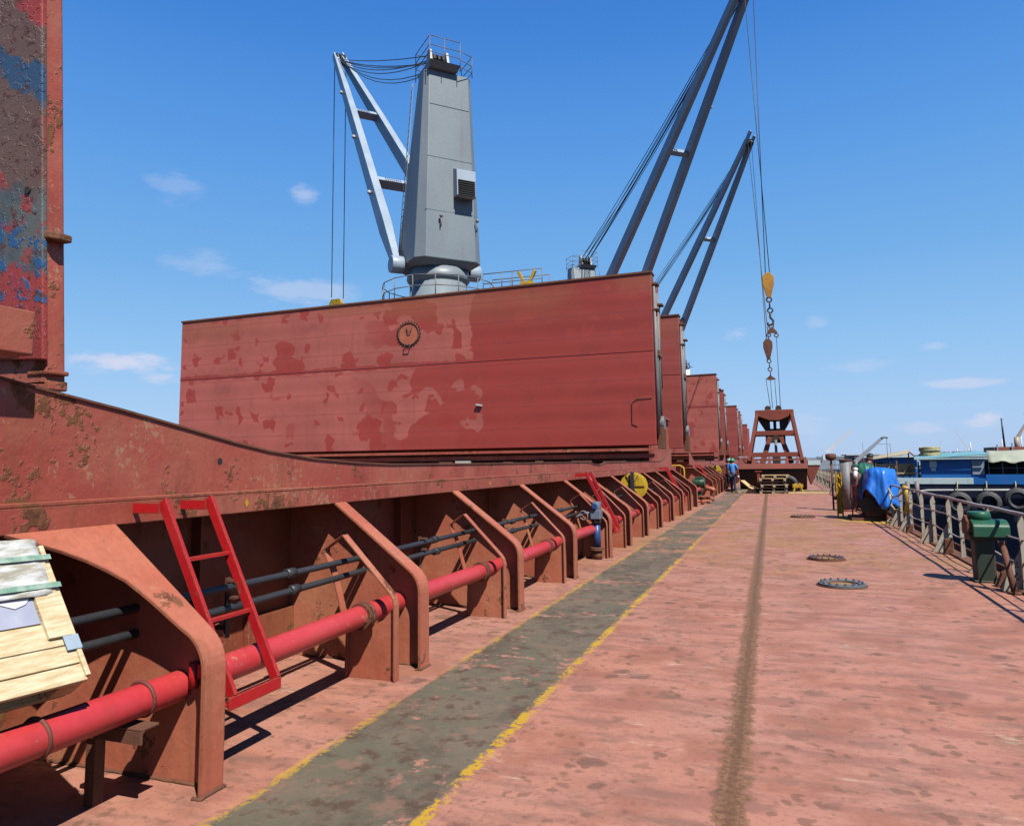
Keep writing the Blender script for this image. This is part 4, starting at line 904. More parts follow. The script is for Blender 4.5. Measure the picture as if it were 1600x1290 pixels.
plank((-1.75, 39.6, .62), (-1.25, 39.2, .2), .30, .05, 'board leaning steeply left of the pallet stack', 'wood')
plank((-1.35, 38.9, .38), (-.85, 38.8, .22), .34, .05, 'dark board tilted against the pallet stack', 'dkwood')
plank((.4, 38.2, .05), (2.3, 38.5, .05), .14, .09, 'long pale batten on the deck right of the pallet stack', 'wood')
plank((.9, 38.9, .14), (2.4, 38.6, .14), .12, .08, 'second batten behind the long pale one, near the guard rail', 'wood_grey')
ys = thing('trestle', 'yellow steel trestle right of the pallet stack', 'trestle', (.85, 38.5, 0))
for x in (.62, 1.08): MB().beam((x, 38.4, 0), (.85+(x-.85)*.35, 38.5, .5), .07, .07).beam((x, 38.8, 0), (.85+(x-.85)*.35, 38.6, .5), .07, .07).build('leg', 'yellow', ys)
MB().box(.62, 1.1, 38.42, 38.72, .28, .46).build('tray', 'yellow', ys, bevel=.02)
tag(MB().torus((.45, 39.4, .42), .36, .13, (.3, 1, .3), 28, 10).build('tyre', 'rubber', loc=(.45, 39.4, 0)), 'black tyre leaning behind the yellow trestle', 'tyre')
sh = thing('steel_stool', 'pink-red upright post beside the pallet stack', 'post', (-.95, 39.6, 0))
MB().box(-1.02, -.88, 39.55, 39.7, 0, 1.05).build('post', 'grab', sh); MB().box(-1.12, -.78, 39.5, 39.75, 1.052, 1.10).build('cap', 'grab', sh)
# heap of scrap timber at foot
random.seed(5)
for k in range(7):
    x = -2.0+.42*k+random.uniform(-.1, .1); y = 39.0+random.uniform(-.5, .2); a = random.uniform(-.6, .6)
    plank((x, y, .05+.03*(k % 2)), (x+.7*math.cos(a), y+.7*math.sin(a), .05+.03*(k % 2)), .10, .06, 'short offcut number %s from the workers in the scattered row' % ['one', 'two', 'three', 'four', 'five', 'six', 'seven'][k], 'dkwood' if k % 2 else 'wood_grey')

# ------------------------------------------------------------------ people
def skin_obj(name, verts, edges, radii, mat, parent, sub=1, root=0):
    me = bpy.data.meshes.new(name); o0 = V(parent['_o']); bm = bmesh.new(); lay = bm.verts.layers.skin.verify()
    vv = [bm.verts.new(V(v)-o0) for v in verts]
    for a, b in edges: bm.edges.new((vv[a], vv[b]))
    for i, (v, r_) in enumerate(zip(vv, radii)):
        v[lay].radius = (r_, r_) if not isinstance(r_, tuple) else r_
        v[lay].use_root = (i == root)
    bm.to_mesh(me); bm.free()
    me.materials.append(M[mat]); o = bpy.data.objects.new(name, me); COL.objects.link(o); o.parent = parent; o['_o'] = list(o0)
    md = o.modifiers.new('skin', 'SKIN'); md.use_smooth_shade = True
    s_ = o.modifiers.new('sub', 'SUBSURF'); s_.levels = sub; s_.render_levels = sub
    return o
def person(base, face, label, top, bottom, head, hair='hair', lean=0., arm=(.25, .1), h=1.68, stride=.12):
    r = thing('person', label, 'person', base, 'workers on the deck')
    B = V(base); f = V((math.cos(face), math.sin(face), 0)); s = V((-f.y, f.x, 0)); k = h/1.7
    def P(a, b, z): return B + (f*(a+lean*max(0, z-.9)) + s*b)*k + V((0, 0, z*k))
    # skeleton
    pel, ch, nk, hd = P(0, 0, .93), P(0, 0, 1.25), P(0, 0, 1.45), P(.02, 0, 1.56)
    kl, kr = P(.06+stride*.3, .10, .50), P(.03-stride*.3, -.10, .50)
    al, ar = P(stride, .11, .08), P(-stride, -.11, .08); tl_, tr_ = P(stride+.16, .12, .03), P(-stride+.16, -.12, .03)
    hl, hr = P(0, .10, .88), P(0, -.10, .88)
    sl_, sr_ = P(0, .19, 1.39), P(0, -.19, 1.39); el, er = P(-.02, .25, 1.12), P(.03, -.25, 1.12); wl, wr = P(arm[0], .24, .90), P(arm[1]+.04, -.27, .88)
    vs_ = [pel, ch, nk, hd, hl, kl, al, tl_, hr, kr, ar, tr_, sl_, el, wl, sr_, er, wr]
    ed = [(0,1), (1,2), (2,3), (0,4), (4,5), (5,6), (6,7), (0,8), (8,9), (9,10), (10,11), (2,12), (12,13), (13,14), (2,15), (15,16), (16,17)]
    ra = [.12, .12, .055, .06, .075, .05, .035, .03, .075, .05, .035, .03, .05, .038, .025, .05, .038, .025]
    # fingers
    for wi, w_ in ((14, wl), (17, wr)):
        side = 1 if wi == 14 else -1
        palm = w_ + f*.03 - V((0, 0, .07)); ip = len(vs_); vs_.append(palm); ra.append(.022); ed.append((wi, ip))
        for q in range(4):
            b_ = palm + f*(.025-.018*q) - V((0, 0, .025)); vs_ += [b_, b_ + f*.012 - V((0, 0, .05-.006*abs(q-1)))]; ra += [.009, .007]; ed += [(ip, len(vs_)-2), (len(vs_)-2, len(vs_)-1)]
        b_ = palm + f*.035; vs_.append(b_ + f*.02 - V((0, 0, .035))); ra.append(.009); ed.append((ip, len(vs_)-1))
    skin_obj('body', vs_, ed, ra, 'skin', r, 1)
    MB().sphere(hd+V((0, 0, .03)), .098, 14, 10, 1.2).sphere(hd+f*.10+V((0, 0, .01)), .02, 6, 4).sphere(hd+s*.098, .022, 6, 4, 1.4).sphere(hd-s*.098, .022, 6, 4, 1.4).build('head', 'skin', r)
    if head == 'hair': MB().sphere(hd+V((0, 0, .06))-f*.012, .108, 14, 8, 1.05, True).build('hair', 'hair', r)
    else:
        hm = MB().sphere(hd+V((0, 0, .05)), .135, 18, 8, 1.0, True).build('helmet', head, r)
        MB().prism([hd+f*.10+s*.1+V((0, 0, .05)), hd+f*.20+s*.05+V((0, 0, .04)), hd+f*.20-s*.05+V((0, 0, .04)), hd+f*.10-s*.1+V((0, 0, .05))], (0, 0, .012)).build('visor', head, hm)
    skin_obj('shirt', [P(0, 0, .88), P(0, 0, 1.1), P(0, 0, 1.28), P(0, 0, 1.41), P(0, .19, 1.385), P(-.02, .245, 1.16), P(0, -.19, 1.385), P(.03, -.245, 1.16)], [(0,1), (1,2), (2,3), (3,4), (4,5), (3,6), (6,7)], [(.15, .17), (.14, .16), (.15, .17), .08, .075, .068, .075, .068], top, r, 1)
    skin_obj('trousers', [P(0, 0, .93), P(0, .09, .86), P(.055+stride*.3, .10, .50), P(stride, .11, .12), P(0, -.09, .86), P(.03-stride*.3, -.10, .50), P(-stride, -.11, .12)], [(0,1), (1,2), (2,3), (0,4), (4,5), (5,6)], [.135, .10, .078, .062, .10, .078, .062], bottom, r, 1)
    for a_, t_ in ((al, tl_), (ar, tr_)): MB().tube([a_-f*.06-V((0, 0, .03)), a_+f*.04-V((0, 0, .025)), t_+V((0, 0, .02))], [.045, .055, .04], 8).build('boot', 'shoe', r)
    return r, wl, wr
pr, wl, wr = person((-2.22, 39.9, 0), 1.35, 'worker in a blue shirt and green helmet standing before the grab', 'shirt', 'trouser', 'helmet', lean=.05, arm=(.05, .12), h=1.72)
tag(MB().sphere(wr+V((-.03, 0, -.08)), .05, 8, 6, 1.2).build('cloth_rag', 'whitecloth', loc=tuple(wr)), 'white rag held by the worker in the blue shirt', 'rag')
person((-2.50, 41.3, 0), -.3, 'worker in dark blue overalls partly hidden behind the blue-shirted one', 'navycloth', 'navycloth', 'greyhelmet', lean=.05, arm=(.2, .2), h=1.72)
person((2.62, 26.0, .0), 2.7, 'dark-haired person in black leaning over behind the blue tarpaulin', 'blackcloth', 'blackcloth', 'hair', lean=-.25, arm=(.2, .2), h=1.80)

# ------------------------------------------------------------------ deck fittings
def manhole(x, y, s, label, ringm='manring'):
    r = thing('manhole', label, 'manhole', (x, y, 0), 'round bolted manholes in the deck')
    MB().ringplate((x, y), .235*s, .345*s, .003, .038, 40).build('flange', ringm, r, bevel=.004)
    MB().cyl((x, y, .003), .232*s, .018, 36).build('cover', 'manrust', r)
    MB().ringplate((x, y), .185*s, .205*s, .0212, .034, 36).build('lip', 'rusty', r)
    for k in range(16):
        a = 2*PI*k/16+.1; MB().cyl((x+.30*s*math.cos(a), y+.30*s*math.sin(a), .0382), .018, .014, 6).cyl((x+.30*s*math.cos(a), y+.30*s*math.sin(a), .0522), .010, .012, 6).build('bolt', 'bolt', r)
    MB().ringplate((x, y), .34*s, .375*s, .002, .010, 36).build('weld_ring', 'rusty', r)
    return r
manhole(.715, 10.75, .84, 'nearest round bolted manhole, blue-grey with an ochre centre')
manhole(.68, 13.45, .82, 'second bolted manhole, rusty brown, beyond the blue-grey one', 'rusty')
manhole(.60, 23.0, .95, 'third bolted manhole, far beyond the other two', 'rusty')

# blue valve
vx, vy = -2.985, 12.58
v = thing('valve_stand', 'upright blue valve pipe with a grey-blue head and rusty foot', 'valve', (vx, vy, 0))
MB().cyl((vx, vy, 0), .085, .15, 16).build('foot', 'rusty', v); MB().cyl((vx, vy, .15), .125, .025, 16).cyl((vx, vy, .18), .115, .022, 16).build('flange', 'rusty', v, bevel=.004)
MB().tube([(vx, vy, .2), (vx, vy, .6)], .068, 18, r1=.062).build('pipe', 'bluepaint', v)
MB().cyl((vx, vy, .6), .08, .07, 16).build('collar', 'grab_dk', v)
MB().box(vx-.09, vx+.09, vy-.1, vy+.1, .67, .84).build('gear_box', 'greyblue', v, bevel=.02); MB().cyl((vx, vy, .84), .085, .13, 14).build('cap', 'greyblue', v, bevel=.01)
MB().cyl((vx+.0, vy-.14, .9), .045, .05, 12, (0, 1, 0)).build('plug', 'bluepaint', v)
MB().tube([(vx, vy-.05, .78), (vx-.15, vy-.06, .78), (vx-.28, vy-.1, .74), (vx-.36, vy-.1, .68)], .022, 8).torus((vx-.2, vy-.1, .74), .075, .014, (.2, 1, .1), 18, 6).build('lever', 'galv', v)

# yellow reels
def reel(y, label):
    r = thing('hose_reel', label, 'hose reel', (-3.38, y, .7), 'yellow hose reels by the coaming')
    MB().cyl((-3.38, y, 1.05), .31, .05, 28, (0, 1, 0)).build('front_disc', 'yellow', r, bevel=.01)
    MB().cyl((-3.38, y+.05, 1.05), .24, .22, 24, (0, 1, 0)).build('drum', 'yellow', r)
    MB().cyl((-3.38, y+.27, 1.05), .33, .05, 28, (0, 1, 0)).build('back_disc', 'yellow', r, bevel=.01)
    m = MB()
    for k in range(6):
        a = PI*k/3; m.beam((-3.38+.06*math.cos(a), y-.012, 1.05+.06*math.sin(a)), (-3.38+.3*math.cos(a), y-.012, 1.05+.3*math.sin(a)), .02, .02, up=(0, 1, 0))
    m.build('spoke', 'clamp', r)
    MB().box(-3.41, -3.32, y-.07, y-.035, .55, 1.40).build('post', 'blackpipe', r)
    MB().box(-3.40, -3.34, y-.03, y+.33, .55, .60).box(-3.39, -3.35, y+.05, y+.2, 0, .55).build('stand', 'blackpipe', r)
    return r
r1_ = reel(18.1, 'yellow hose reel between brackets of the near coaming')
dup(r1_, (0, 25.6, 0), 'small distant yellow hose reel left of the workers')
hs_ = MB().tube([(-3.62, 17.9, 1.05), (-3.72, 17.8, 1.2), (-3.8, 17.6, 1.22), (-3.82, 17.4, 1.05), (-3.7, 17.3, .9), (-3.75, 17.2, .75), (-3.84, 17.0, .66)], .035, 10).build('hose', 'blackpipe', loc=(-3.7, 17.5, .7))
tag(hs_, 'short grey-black hose curling beside the near yellow reel', 'hose')

# green motor with pipework
gm = thing('electric_motor', 'green electric winch motor beyond the near brackets', 'motor', (-3.05, 31.3, 0))
MB().tube([(-3.34, 31.3, .74), (-3.30, 31.3, .74), (-2.88, 31.3, .74), (-2.84, 31.3, .74)], [.16, .2, .2, .15], 20).build('body', 'green', gm)
m = MB()
for k in range(9): m.tube([(-3.28+.05*k, 31.3, .74), (-3.265+.05*k, 31.3, .74)], .225, 20)
m.box(-3.2, -2.92, 31.15, 31.4, .92, 1.0).build('fins', 'green', gm, bevel=.003)
MB().box(-3.3, -2.9, 31.1, 31.5, .48, .54).box(-3.2, -3.0, 31.2, 31.4, .2, .48).build('bracket_plate', 'green', gm, bevel=.01)
MB().box(-3.35, -2.8, 31.0, 31.6, .0, .2).box(-2.6, -2.2-.3, 31.2, 31.35, 0, .3).build('base', 'rusty', gm, bevel=.01)
MB().tube([(-2.85, 31.3, .55), (-2.6, 31.35, .5), (-2.45, 31.3, .42)], .09, 12).build('pipe_stub', 'bracket', gm)
MB().tube([(-3.3, 30.6, .2), (-2.7, 30.2, .18), (-2.45, 30.1, .18)], .06, 10).build('pipe_stub', 'bracket', gm)
yh = MB().tube([(-4.4, 29.6, 1.47), (-3.62, 29.6, 1.47), (-3.5, 29.6, 1.40), (-3.47, 29.6, 1.28), (-3.47, 29.6, 0)], .035, 10).build('handrail', 'yellow', loc=(-3.5, 29.6, 0)); tag(yh, 'bent yellow handrail pipe left of the green motor', 'handrail')
vb = thing('deck_valves', 'low rusty valve cluster on deck in front of the green motor', 'valve', (-2.8, 28.8, 0))
for x, y, h in ((-3.1, 28.6, .3), (-2.75, 28.9, .26), (-2.6, 29.7, .22), (-3.2, 29.5, .34)):
    MB().cyl((x, y, 0), .07, h, 10).cyl((x, y, h), .12, .03, 12).cyl((x, y, h+.05), .14, .02, 12).build('valve', 'bracket', vb)
MB().tube([(-3.3, 28.7, .14), (-2.5, 29.0, .14)], .05, 8).build('pipe', 'bracket', vb)

# ------------------------------------------------------------------ guard rail
rail = thing('guard_rail', 'rusty three-bar guard rail along the deck edge on the right', 'railing', (2.8, 20, 0))
py = [7.6, 9.1, 10.75, 12.3, 14.0, 14.9, 16.3, 17.5, 18.9, 20.3] + [21.8+1.5*i for i in range(44)]
for i, y in enumerate(py):
    big = (i % 3 != 1)
    q_ = .0 if i % 2 else .006
    m = MB(); m.prism([(2.745, y, 0), (2.825, y, 0), (2.812, y, .30), (2.815, y, .62), (2.822+q_, y, .80), (2.80, y, .925), (2.755, y, .925), (2.74-q_, y, .80), (2.748, y, .62), (2.752, y, .25)], (0, .014, 0))
    if big: m.prism([(2.76, y+.06, 0), (2.50, y+.06, 0), (2.52, y+.06, .03), (2.76, y+.06, .52)], (0, .012, 0))
    m.build('post', 'rail', rail, bevel=.003 if i < 12 else 0)
for nm, z, r_, a in (('top_rail', .945, .024, .006), ('middle_rail', .64, .012, .015), ('lower_rail', .35, .012, .02)):
    pts = []; y = 6.
    while y < 88: pts.append((2.775+.004*math.sin(y*3.1), y, z + a*math.sin(y*1.9+z*5) + a*.6*math.sin(y*4.3))); y += .35
    MB().tube(pts, r_, 8).build(nm, 'railtop', rail)
MB().box(2.70, 2.98, 5, 88, .004, .03).box(2.93, 2.955, 5, 88, .03, .12).build('kick_plate', 'rusty', rail)

# green mushroom ventilator
gx_, gy_ = 2.53, 11.6
gv = thing('ventilator', 'green deck ventilator with a rounded hood by the guard rail', 'ventilator', (gx_, gy_, 0))
MB().box(gx_-.11, gx_+.12, gy_-.13, gy_+.13, 0, .62).build('trunk', 'shade_green', gv, bevel=.02)  # trunk colour darkened to carry the shade on its visible face
MB().box(gx_-.17, gx_+.15, gy_-.18, gy_+.18, .55, .63).box(gx_-.15, gx_+.15, gy_-.16, gy_+.16, 0, .03).build('collar', 'shade_green', gv, bevel=.015)
m = MB(); pr_ = []
for k in range(9): a = PI*k/16; pr_.append((gy_-.05-.20*math.sin(a), .72+.10*math.cos(a)))
poly = [(gx_-.14, gy_+.05, .82)] + [(gx_-.14, y, z) for y, z in pr_] + [(gx_-.14, gy_-.25, .60), (gx_-.14, gy_+.05, .60)]
m.prism(poly, (.42, 0, 0)); m.build('hood', 'green', gv, bevel=.01)
MB().cyl((gx_-.01, gy_+.02, .75), .13, .075, 24).build('neck', 'shade_green', gv)
MB().tube([(gx_-.01, gy_+.02, .815), (gx_-.01, gy_+.02, .825), (gx_-.01, gy_+.02, .905), (gx_-.01, gy_+.02, .92)], [.12, .14, .135, .12], 28).build('cap', 'green', gv)
MB().prism([(gx_-.17, gy_-.16, .62), (gx_-.17, gy_+.12, .62), (gx_-.17, gy_+.12, .80), (gx_-.17, gy_-.05, .88), (gx_-.17, gy_-.18, .80)], (-.03, 0, 0)).build('side_flap', 'rusty', gv, bevel=.006)
sp_ = thing('sounding_pipe', 'short leaning rusty pipe beside the green ventilator', 'pipe', (2.62, 10.75, 0))
MB().tube([(2.62, 10.6, 0), (2.60, 10.9, .56)], .038, 12).build('pipe', 'rusty', sp_); MB().cyl((2.62, 10.6, 0), .07, .03, 12).build('foot', 'rusty', sp_); MB().cyl((2.598, 10.905, .55), .05, .05, 12).build('cap', 'rusty', sp_)
ch_ = thing('rail_chock', 'rusty curved steel chock at the foot of the railing beside the ventilator', 'chock', (2.7, 11.1, 0))
MB().prism([(2.55, 11.1, 0), (2.9, 11.1, 0), (2.9, 11.1, .30), (2.75, 11.1, .27), (2.62, 11.1, .18)], (0, .1, 0)).build('plate', 'rusty', ch_, bevel=.01)
# small rusty lug blocks along the edge
for k, (y, h, lb2) in enumerate(((14.6, .28, 'between two rail posts beyond the ventilator'), (19.4, .2, 'below the yellow hose guard'), (18.6, .17, 'just nearer than the yellow hose guard'))):
    tag(MB().prism([(2.62, y, 0), (2.76, y, 0), (2.76, y, h), (2.64, y, h*.9)], (0, .14, 0)).build('stopper_block', 'rusty', loc=(2.7, y, 0), bevel=.008), 'small rusty steel block ' + lb2, 'block', 'rusty blocks at the deck edge')

# yellow hose guard on rail with rope loops
hg = MB().tube([(2.78, 19.7, .97), (2.80, 19.6, .93), (2.83, 19.5, .75), (2.84, 19.5, .58), (2.81, 19.6, .42), (2.77, 19.65, .34)], [.055, .075, .082, .08, .07, .05], 14).build('hose_guard', 'yellow', loc=(2.8, 19.6, .9)); tag(hg, 'curved yellow plastic guard hung over the rail', 'rope guard')
rp = MB().tube([(2.55, 20.6, .92), (2.60, 20.2, .72), (2.68, 19.9, .75), (2.76, 19.75, .85)], .02, 8).tube([(2.58, 20.6, .9), (2.58, 20.4, .5), (2.62, 20.1, .40), (2.72, 19.8, .46)], .02, 8).build('rope', 'rope', loc=(2.6, 20.2, .6)); tag(rp, 'pale rope looped to the yellow guard on the rail', 'rope')

# ------------------------------------------------------------------ winch, tarps, posts
wn_ = thing('mooring_winch', 'dark rusty winch frame under the blue and green covers', 'winch', (2.35, 22.6, 0))
MB().box(2.16, 2.62, 22.0, 23.1, .08, .90).build('casing', 'rusty', wn_, bevel=.03)
MB().box(2.62, 2.66, 21.7, 22.9, .0, .95).build('side_plate', 'grab', wn_, bevel=.01)
MB().cyl((2.2, 22.0, .42), .2, .06, 18, (0, -1, 0)).cyl((2.5, 22.0, .3), .14, .08, 18, (0, -1, 0)).build('gear', 'grab_dk', wn_)
MB().cyl((1.98, 22.9, .62), .34, .5, 24, (1, 0, 0)).build('drum', 'grab_dk', wn_)
m = MB()
for x in (1.86, 2.12): m.beam((x, 22.3, 0), (x, 22.3, .92), .035, .035)
m.beam((1.86, 22.3, .92), (2.62, 22.0, .95), .035, .035); m.beam((1.86, 22.3, .5), (2.3, 22.2, .5), .03, .03); m.beam((1.86, 22.3, .12), (2.5, 22.1, .12), .03, .05)
m.beam((1.86, 22.3, .5), (2.12, 22.3, .1), .025, .025); m.build('guard_frame', 'framered', wn_)
MB().box(1.8, 2.7, 21.9, 23.2, .0, .08).build('bed', 'rusty', wn_)
def drape(name, c, rx, ry, zt, zb, folds, seed, mat, label, cat, a0=0, a1=2*PI, flare=.9):
    rnd = random.Random(seed); m = MB(); na, nr = 72, 14; rows = []
    ph = [rnd.uniform(0, 6) for _ in range(6)]
    for j in range(nr+1):
        t = j/nr; row = []
        for i in range(na+1):
            a = a0+(a1-a0)*i/na
            fold = math.sin(folds*a+ph[0]) + .6*math.sin(folds*1.7*a+ph[1]+t*2) + .4*math.sin(folds*3.1*a+ph[2])
            tt = min(1, t/.42); rr = tt**.8*(1 + (.0 if t < .42 else (t-.42)*flare*.5)) + fold*.10*t*t
            edge = 1 + .22*math.sin(2*a+ph[3]) + .18*math.sin(5*a+ph[4])
            z = zt - .10*t + .05*fold*(1-t)*t - max(0, t-.40)/.60*(zt-zb)*edge*.92
            cr_n = abs(mn.noise(V((math.cos(a)*5*t+seed*2, math.sin(a)*5*t, t*5))))+.5*abs(mn.noise(V((math.cos(a)*11*t, math.sin(a)*11*t+seed, t*9))))
            rr += .16*(cr_n-.3)*min(1, t*2); z -= .10*cr_n*(1-t*.5)
            z += mn.noise(V((math.cos(a)*2.5*t+seed, math.sin(a)*2.5*t, t*3)))*.09
            row.append(m.bm.verts.new((c[0]+rx*rr*math.cos(a), c[1]+ry*rr*math.sin(a), z)))
        rows.append(row)
    for j in range(nr):
        for i in range(na):
            f = m.bm.faces.new([rows[j][i], rows[j][i+1], rows[j+1][i+1], rows[j+1][i]]); f.smooth = True
    bmesh.ops.remove_doubles(m.bm, verts=m.bm.verts[:], dist=.0005)
    o = m.build(name, mat, loc=(c[0], c[1], zb)); sd = o.modifiers.new('s', 'SOLIDIFY'); sd.thickness = .008
    return tag(o, label, cat)
drape('tarpaulin', (2.56, 22.3, 0), .38, .6, 1.42, .55, 5, 3, 'tarp', 'crumpled bright blue tarpaulin thrown over the winch', 'tarpaulin', flare=1.2)
drape('tarpaulin', (2.24, 22.7, 0), .24, .4, 1.52, .95, 6, 9, 'tarpg', 'dark green tarpaulin beside the blue one on the winch', 'tarpaulin')
drape('sacking', (2.05, 22.6, 0), .17, .3, 1.35, .62, 7, 5, 'net', 'brown sacking bundle hung at the left of the winch', 'sacking', flare=.5)
tag(MB().sphere((2.0, 22.35, 1.36), .07, 12, 8, .8).tube([(2.0, 22.3, 1.3), (1.97, 22.25, 1.2), (2.0, 22.25, 1.1)], [.05, .06, .03], 10).build('plastic_bag', 'whitecloth', loc=(2, 22.4, 1.2)), 'small white bag on top of the brown sacking', 'bag')
gp = thing('bollard_post', 'stout grey steel post beside the yellow fairlead post', 'post', (2.02, 26.0, 0))
MB().tube([(2.04, 26, 0), (2.04, 26, 1.58)], .175, 24).build('post', 'galv', gp); MB().cyl((2.04, 26, 1.58), .20, .05, 24).build('cap', 'rusty', gp, bevel=.01); MB().cyl((2.04, 26, 0), .24, .05, 24).build('foot', 'framered', gp)
MB().box(2.22, 2.3, 25.9, 26.1, .0, 1.45).build('side_bar', 'rusty', gp)
tag(MB().tube([(1.66, 26.6, 1.6), (1.66, 26.6, 1.66), (1.66, 26.6, 1.80), (1.66, 26.6, 1.83)], [.08, .17, .17, .1], 18).tube([(1.66, 26.6, 0), (1.66, 26.6, 1.6)], .03, 8).build('vent_pipe', 'rusty', loc=(1.66, 26.6, 0)), 'thin pipe with a rusty drum-shaped cap left of the grey post', 'vent pipe')
yp_ = thing('fairlead_post', 'tall yellow steel post on the deck left of the winch', 'post', (1.62, 23.1, 0))
MB().box(1.53, 1.565, 23.05, 23.2, .02, 1.30).box(1.66, 1.695, 23.05, 23.2, .02, 1.28).build('upright', 'yellow', yp_, bevel=.006)
MB().box(1.566, 1.66, 23.12, 23.15, .1, 1.22).build('web', 'yellow', yp_)
MB().box(1.50, 1.80, 23.0, 23.25, 0, .03).build('foot_plate', 'yellow', yp_); MB().cyl((1.47, 23.1, .55), .06, .06, 10, (1, 0, 0)).build('roller', 'grab_dk', yp_)
m = MB()
for k in range(4): m.tube([(1.6+.0*k, 23.045, 1.2-.25*k), (1.62, 23.0, 1.12-.25*k), (1.67, 23.045, 1.05-.25*k)], .018, 6)
m.build('rung', 'yellow', yp_)
rr_ = MB().tube([(2.62+.12*math.cos(a*.7)*(1-.02*a), 20.9+.35*math.sin(a*.7), .02+.004*a) for a in range(22)], .014, 6).build('rope_end', 'rope', loc=(2.62, 20.9, 0)); tag(rr_, 'small tangle of rope lying on the yellow-painted patch', 'rope')

# davit on the neighbouring barge side
dv = thing('davit', 'slanting grey davit arm rising behind the tarpaulins', 'davit', (3.35, 30.2, -1))
MB().cyl((2.72, 30, 0), .06, 1.6, 10).build('post', 'galv', dv)
MB().beam((2.68, 30, 1.52), (3.60, 30, 2.36), .10, .15, w1=.08, h1=.10).build('arm', 'fargrey', dv, bevel=.01)
MB().tube([(3.60, 30, 2.36), (3.68, 30, 2.42), (3.76, 30, 2.43), (3.83, 30, 2.40)], .045, 8).build('tip', 'fargrey', dv)
MB().tube([(3.78, 30, 2.4), (3.78, 30, 1.4)], .008, 5).build('line', 'cable', dv)

# ------------------------------------------------------------------ boats alongside
A0 = V((3.7, 36., 0)); ang = math.radians(10); bd = V((math.cos(ang), -math.sin(ang), 0)); bn = V((math.sin(ang), math.cos(ang), 0))
def BP(s, d, z): return tuple(A0 + bd*(s*.875) + bn*d + V((0, 0, 1.65+(z-1.65)*1.06)))
bt = thing('work_boat', 'blue work boat moored alongside, with a sloping-roofed cabin', 'boat', BP(4, 2, -2.6))
def bbox(mb, s0, s1, d0, d1, z0, z1): return mb.hexa([BP(s0, d0, z0), BP(s1, d0, z0), BP(s1, d1, z0), BP(s0, d1, z0)], [BP(s0, d0, z1), BP(s1, d0, z1), BP(s1, d1, z1), BP(s0, d1, z1)])
m = MB(); m.hexa([BP(.3, .4, -3), BP(16, .4, -3), BP(16, 4.6, -3), BP(.9, 4.0, -3)], [BP(-.3, 0, .60), BP(16, 0, .60), BP(16, 5, .60), BP(-.3, 5, .60)]); m.build('hull', 'navy', bt, bevel=.04)
bbox(MB(), -.3, 4.5, -.03, .2, .602, .84).build('bulwark', 'ltblue', bt, bevel=.01)
bbox(MB(), 4.505, 5.0, -.025, .2, .602, .83).build('bulwark_end', 'boatblue', bt)
bbox(MB(), 5.01, 16, -.03, .2, .602, .98).build('aft_bulwark', 'boatblue', bt)
bbox(MB(), 2.35, 5.0, .1, 3.2, .602, 1.66).build('cabin', 'boatblue', bt, bevel=.02)
MB().hexa([BP(2.1, -.12, 1.60), BP(5.15, -.12, 1.72), BP(5.1, 3.4, 1.72), BP(2.0, 3.4, 1.60)], [BP(2.1, -.10, 1.66), BP(5.15, -.10, 1.80), BP(5.0, 1.6, 1.90), BP(2.1, 1.6, 1.78)]).build('roof', 'tealroof', bt, bevel=.01)
bbox(MB(), 2.1, 5.16, -.15, -.10, 1.58, 1.63).build('roof_trim', 'ltblue', bt)
bbox(MB(), 4.5, 4.96, .06, .09, .98, 1.54).build('shutter', 'fargrey', bt)
bbox(MB(), 2.74, 3.04, .065, .09, 1.27, 1.52).build('notice_board', 'farwhite', bt); bbox(MB(), 2.79, 2.99, .066, .09, 1.12, 1.25).build('notice_board', 'farwhite', bt)
bbox(MB(), 5.05, 16, .9, 3.2, .602, 1.5).build('shade_block', 'dark', bt)  # near-black block painted as the shade in the opening under the awning
m = MB()
for k in range(9): m.tube([BP(5.15+.55*k, .05, .98), BP(5.15+.55*k, .05, 1.5)], .02, 6)
m.tube([BP(5.1, .05, 1.22), BP(10, .05, 1.22)], .014, 6); m.build('stanchion', 'galv', bt)
MB().tube([BP(-.2, -.12, .30), BP(1.8, -.14, .25), BP(2.6, -.12, .36), BP(5, -.12, .38), BP(9, -.12, .40)], .05, 8).build('rubbing_pipe', 'white', bt)
for s in (1.75, 2.15): MB().tube([BP(s, -.35, -.2), BP(s, -.35, .72)], .085, 14).build('bollard', 'galv', bt)
bbox(MB(), -.2, 10, -.45, -.1, -.3, -.2).build('fender_ledge', 'navy', bt)
aw = thing('awning', 'grey-green canvas awning over the stern of the blue boat', 'awning', BP(7, 1, 1.4))
m = MB(); n = 30; rows = []
for i in range(n+1):
    s = 5.15+5*i/n; row = []
    for j in range(9):
        t = j/8; z = 1.90-.46*t**1.3 + .02*math.sin(s*7)*t + .015*math.sin(s*3+t*4) + (.03*math.sin(s*9) if j == 8 else 0)
        row.append(m.bm.verts.new(BP(s, 1.1-1.25*t**.8, z)))
    rows.append(row)
for i in range(n):
    for j in range(8):
        f = m.bm.faces.new([rows[i][j], rows[i][j+1], rows[i+1][j+1], rows[i+1][j]]); f.smooth = True
o = m.build('sheet', 'canvas', aw); q = o.modifiers.new('s', 'SOLIDIFY'); q.thickness = .01
GT = 'tyre fenders hung on the boat'
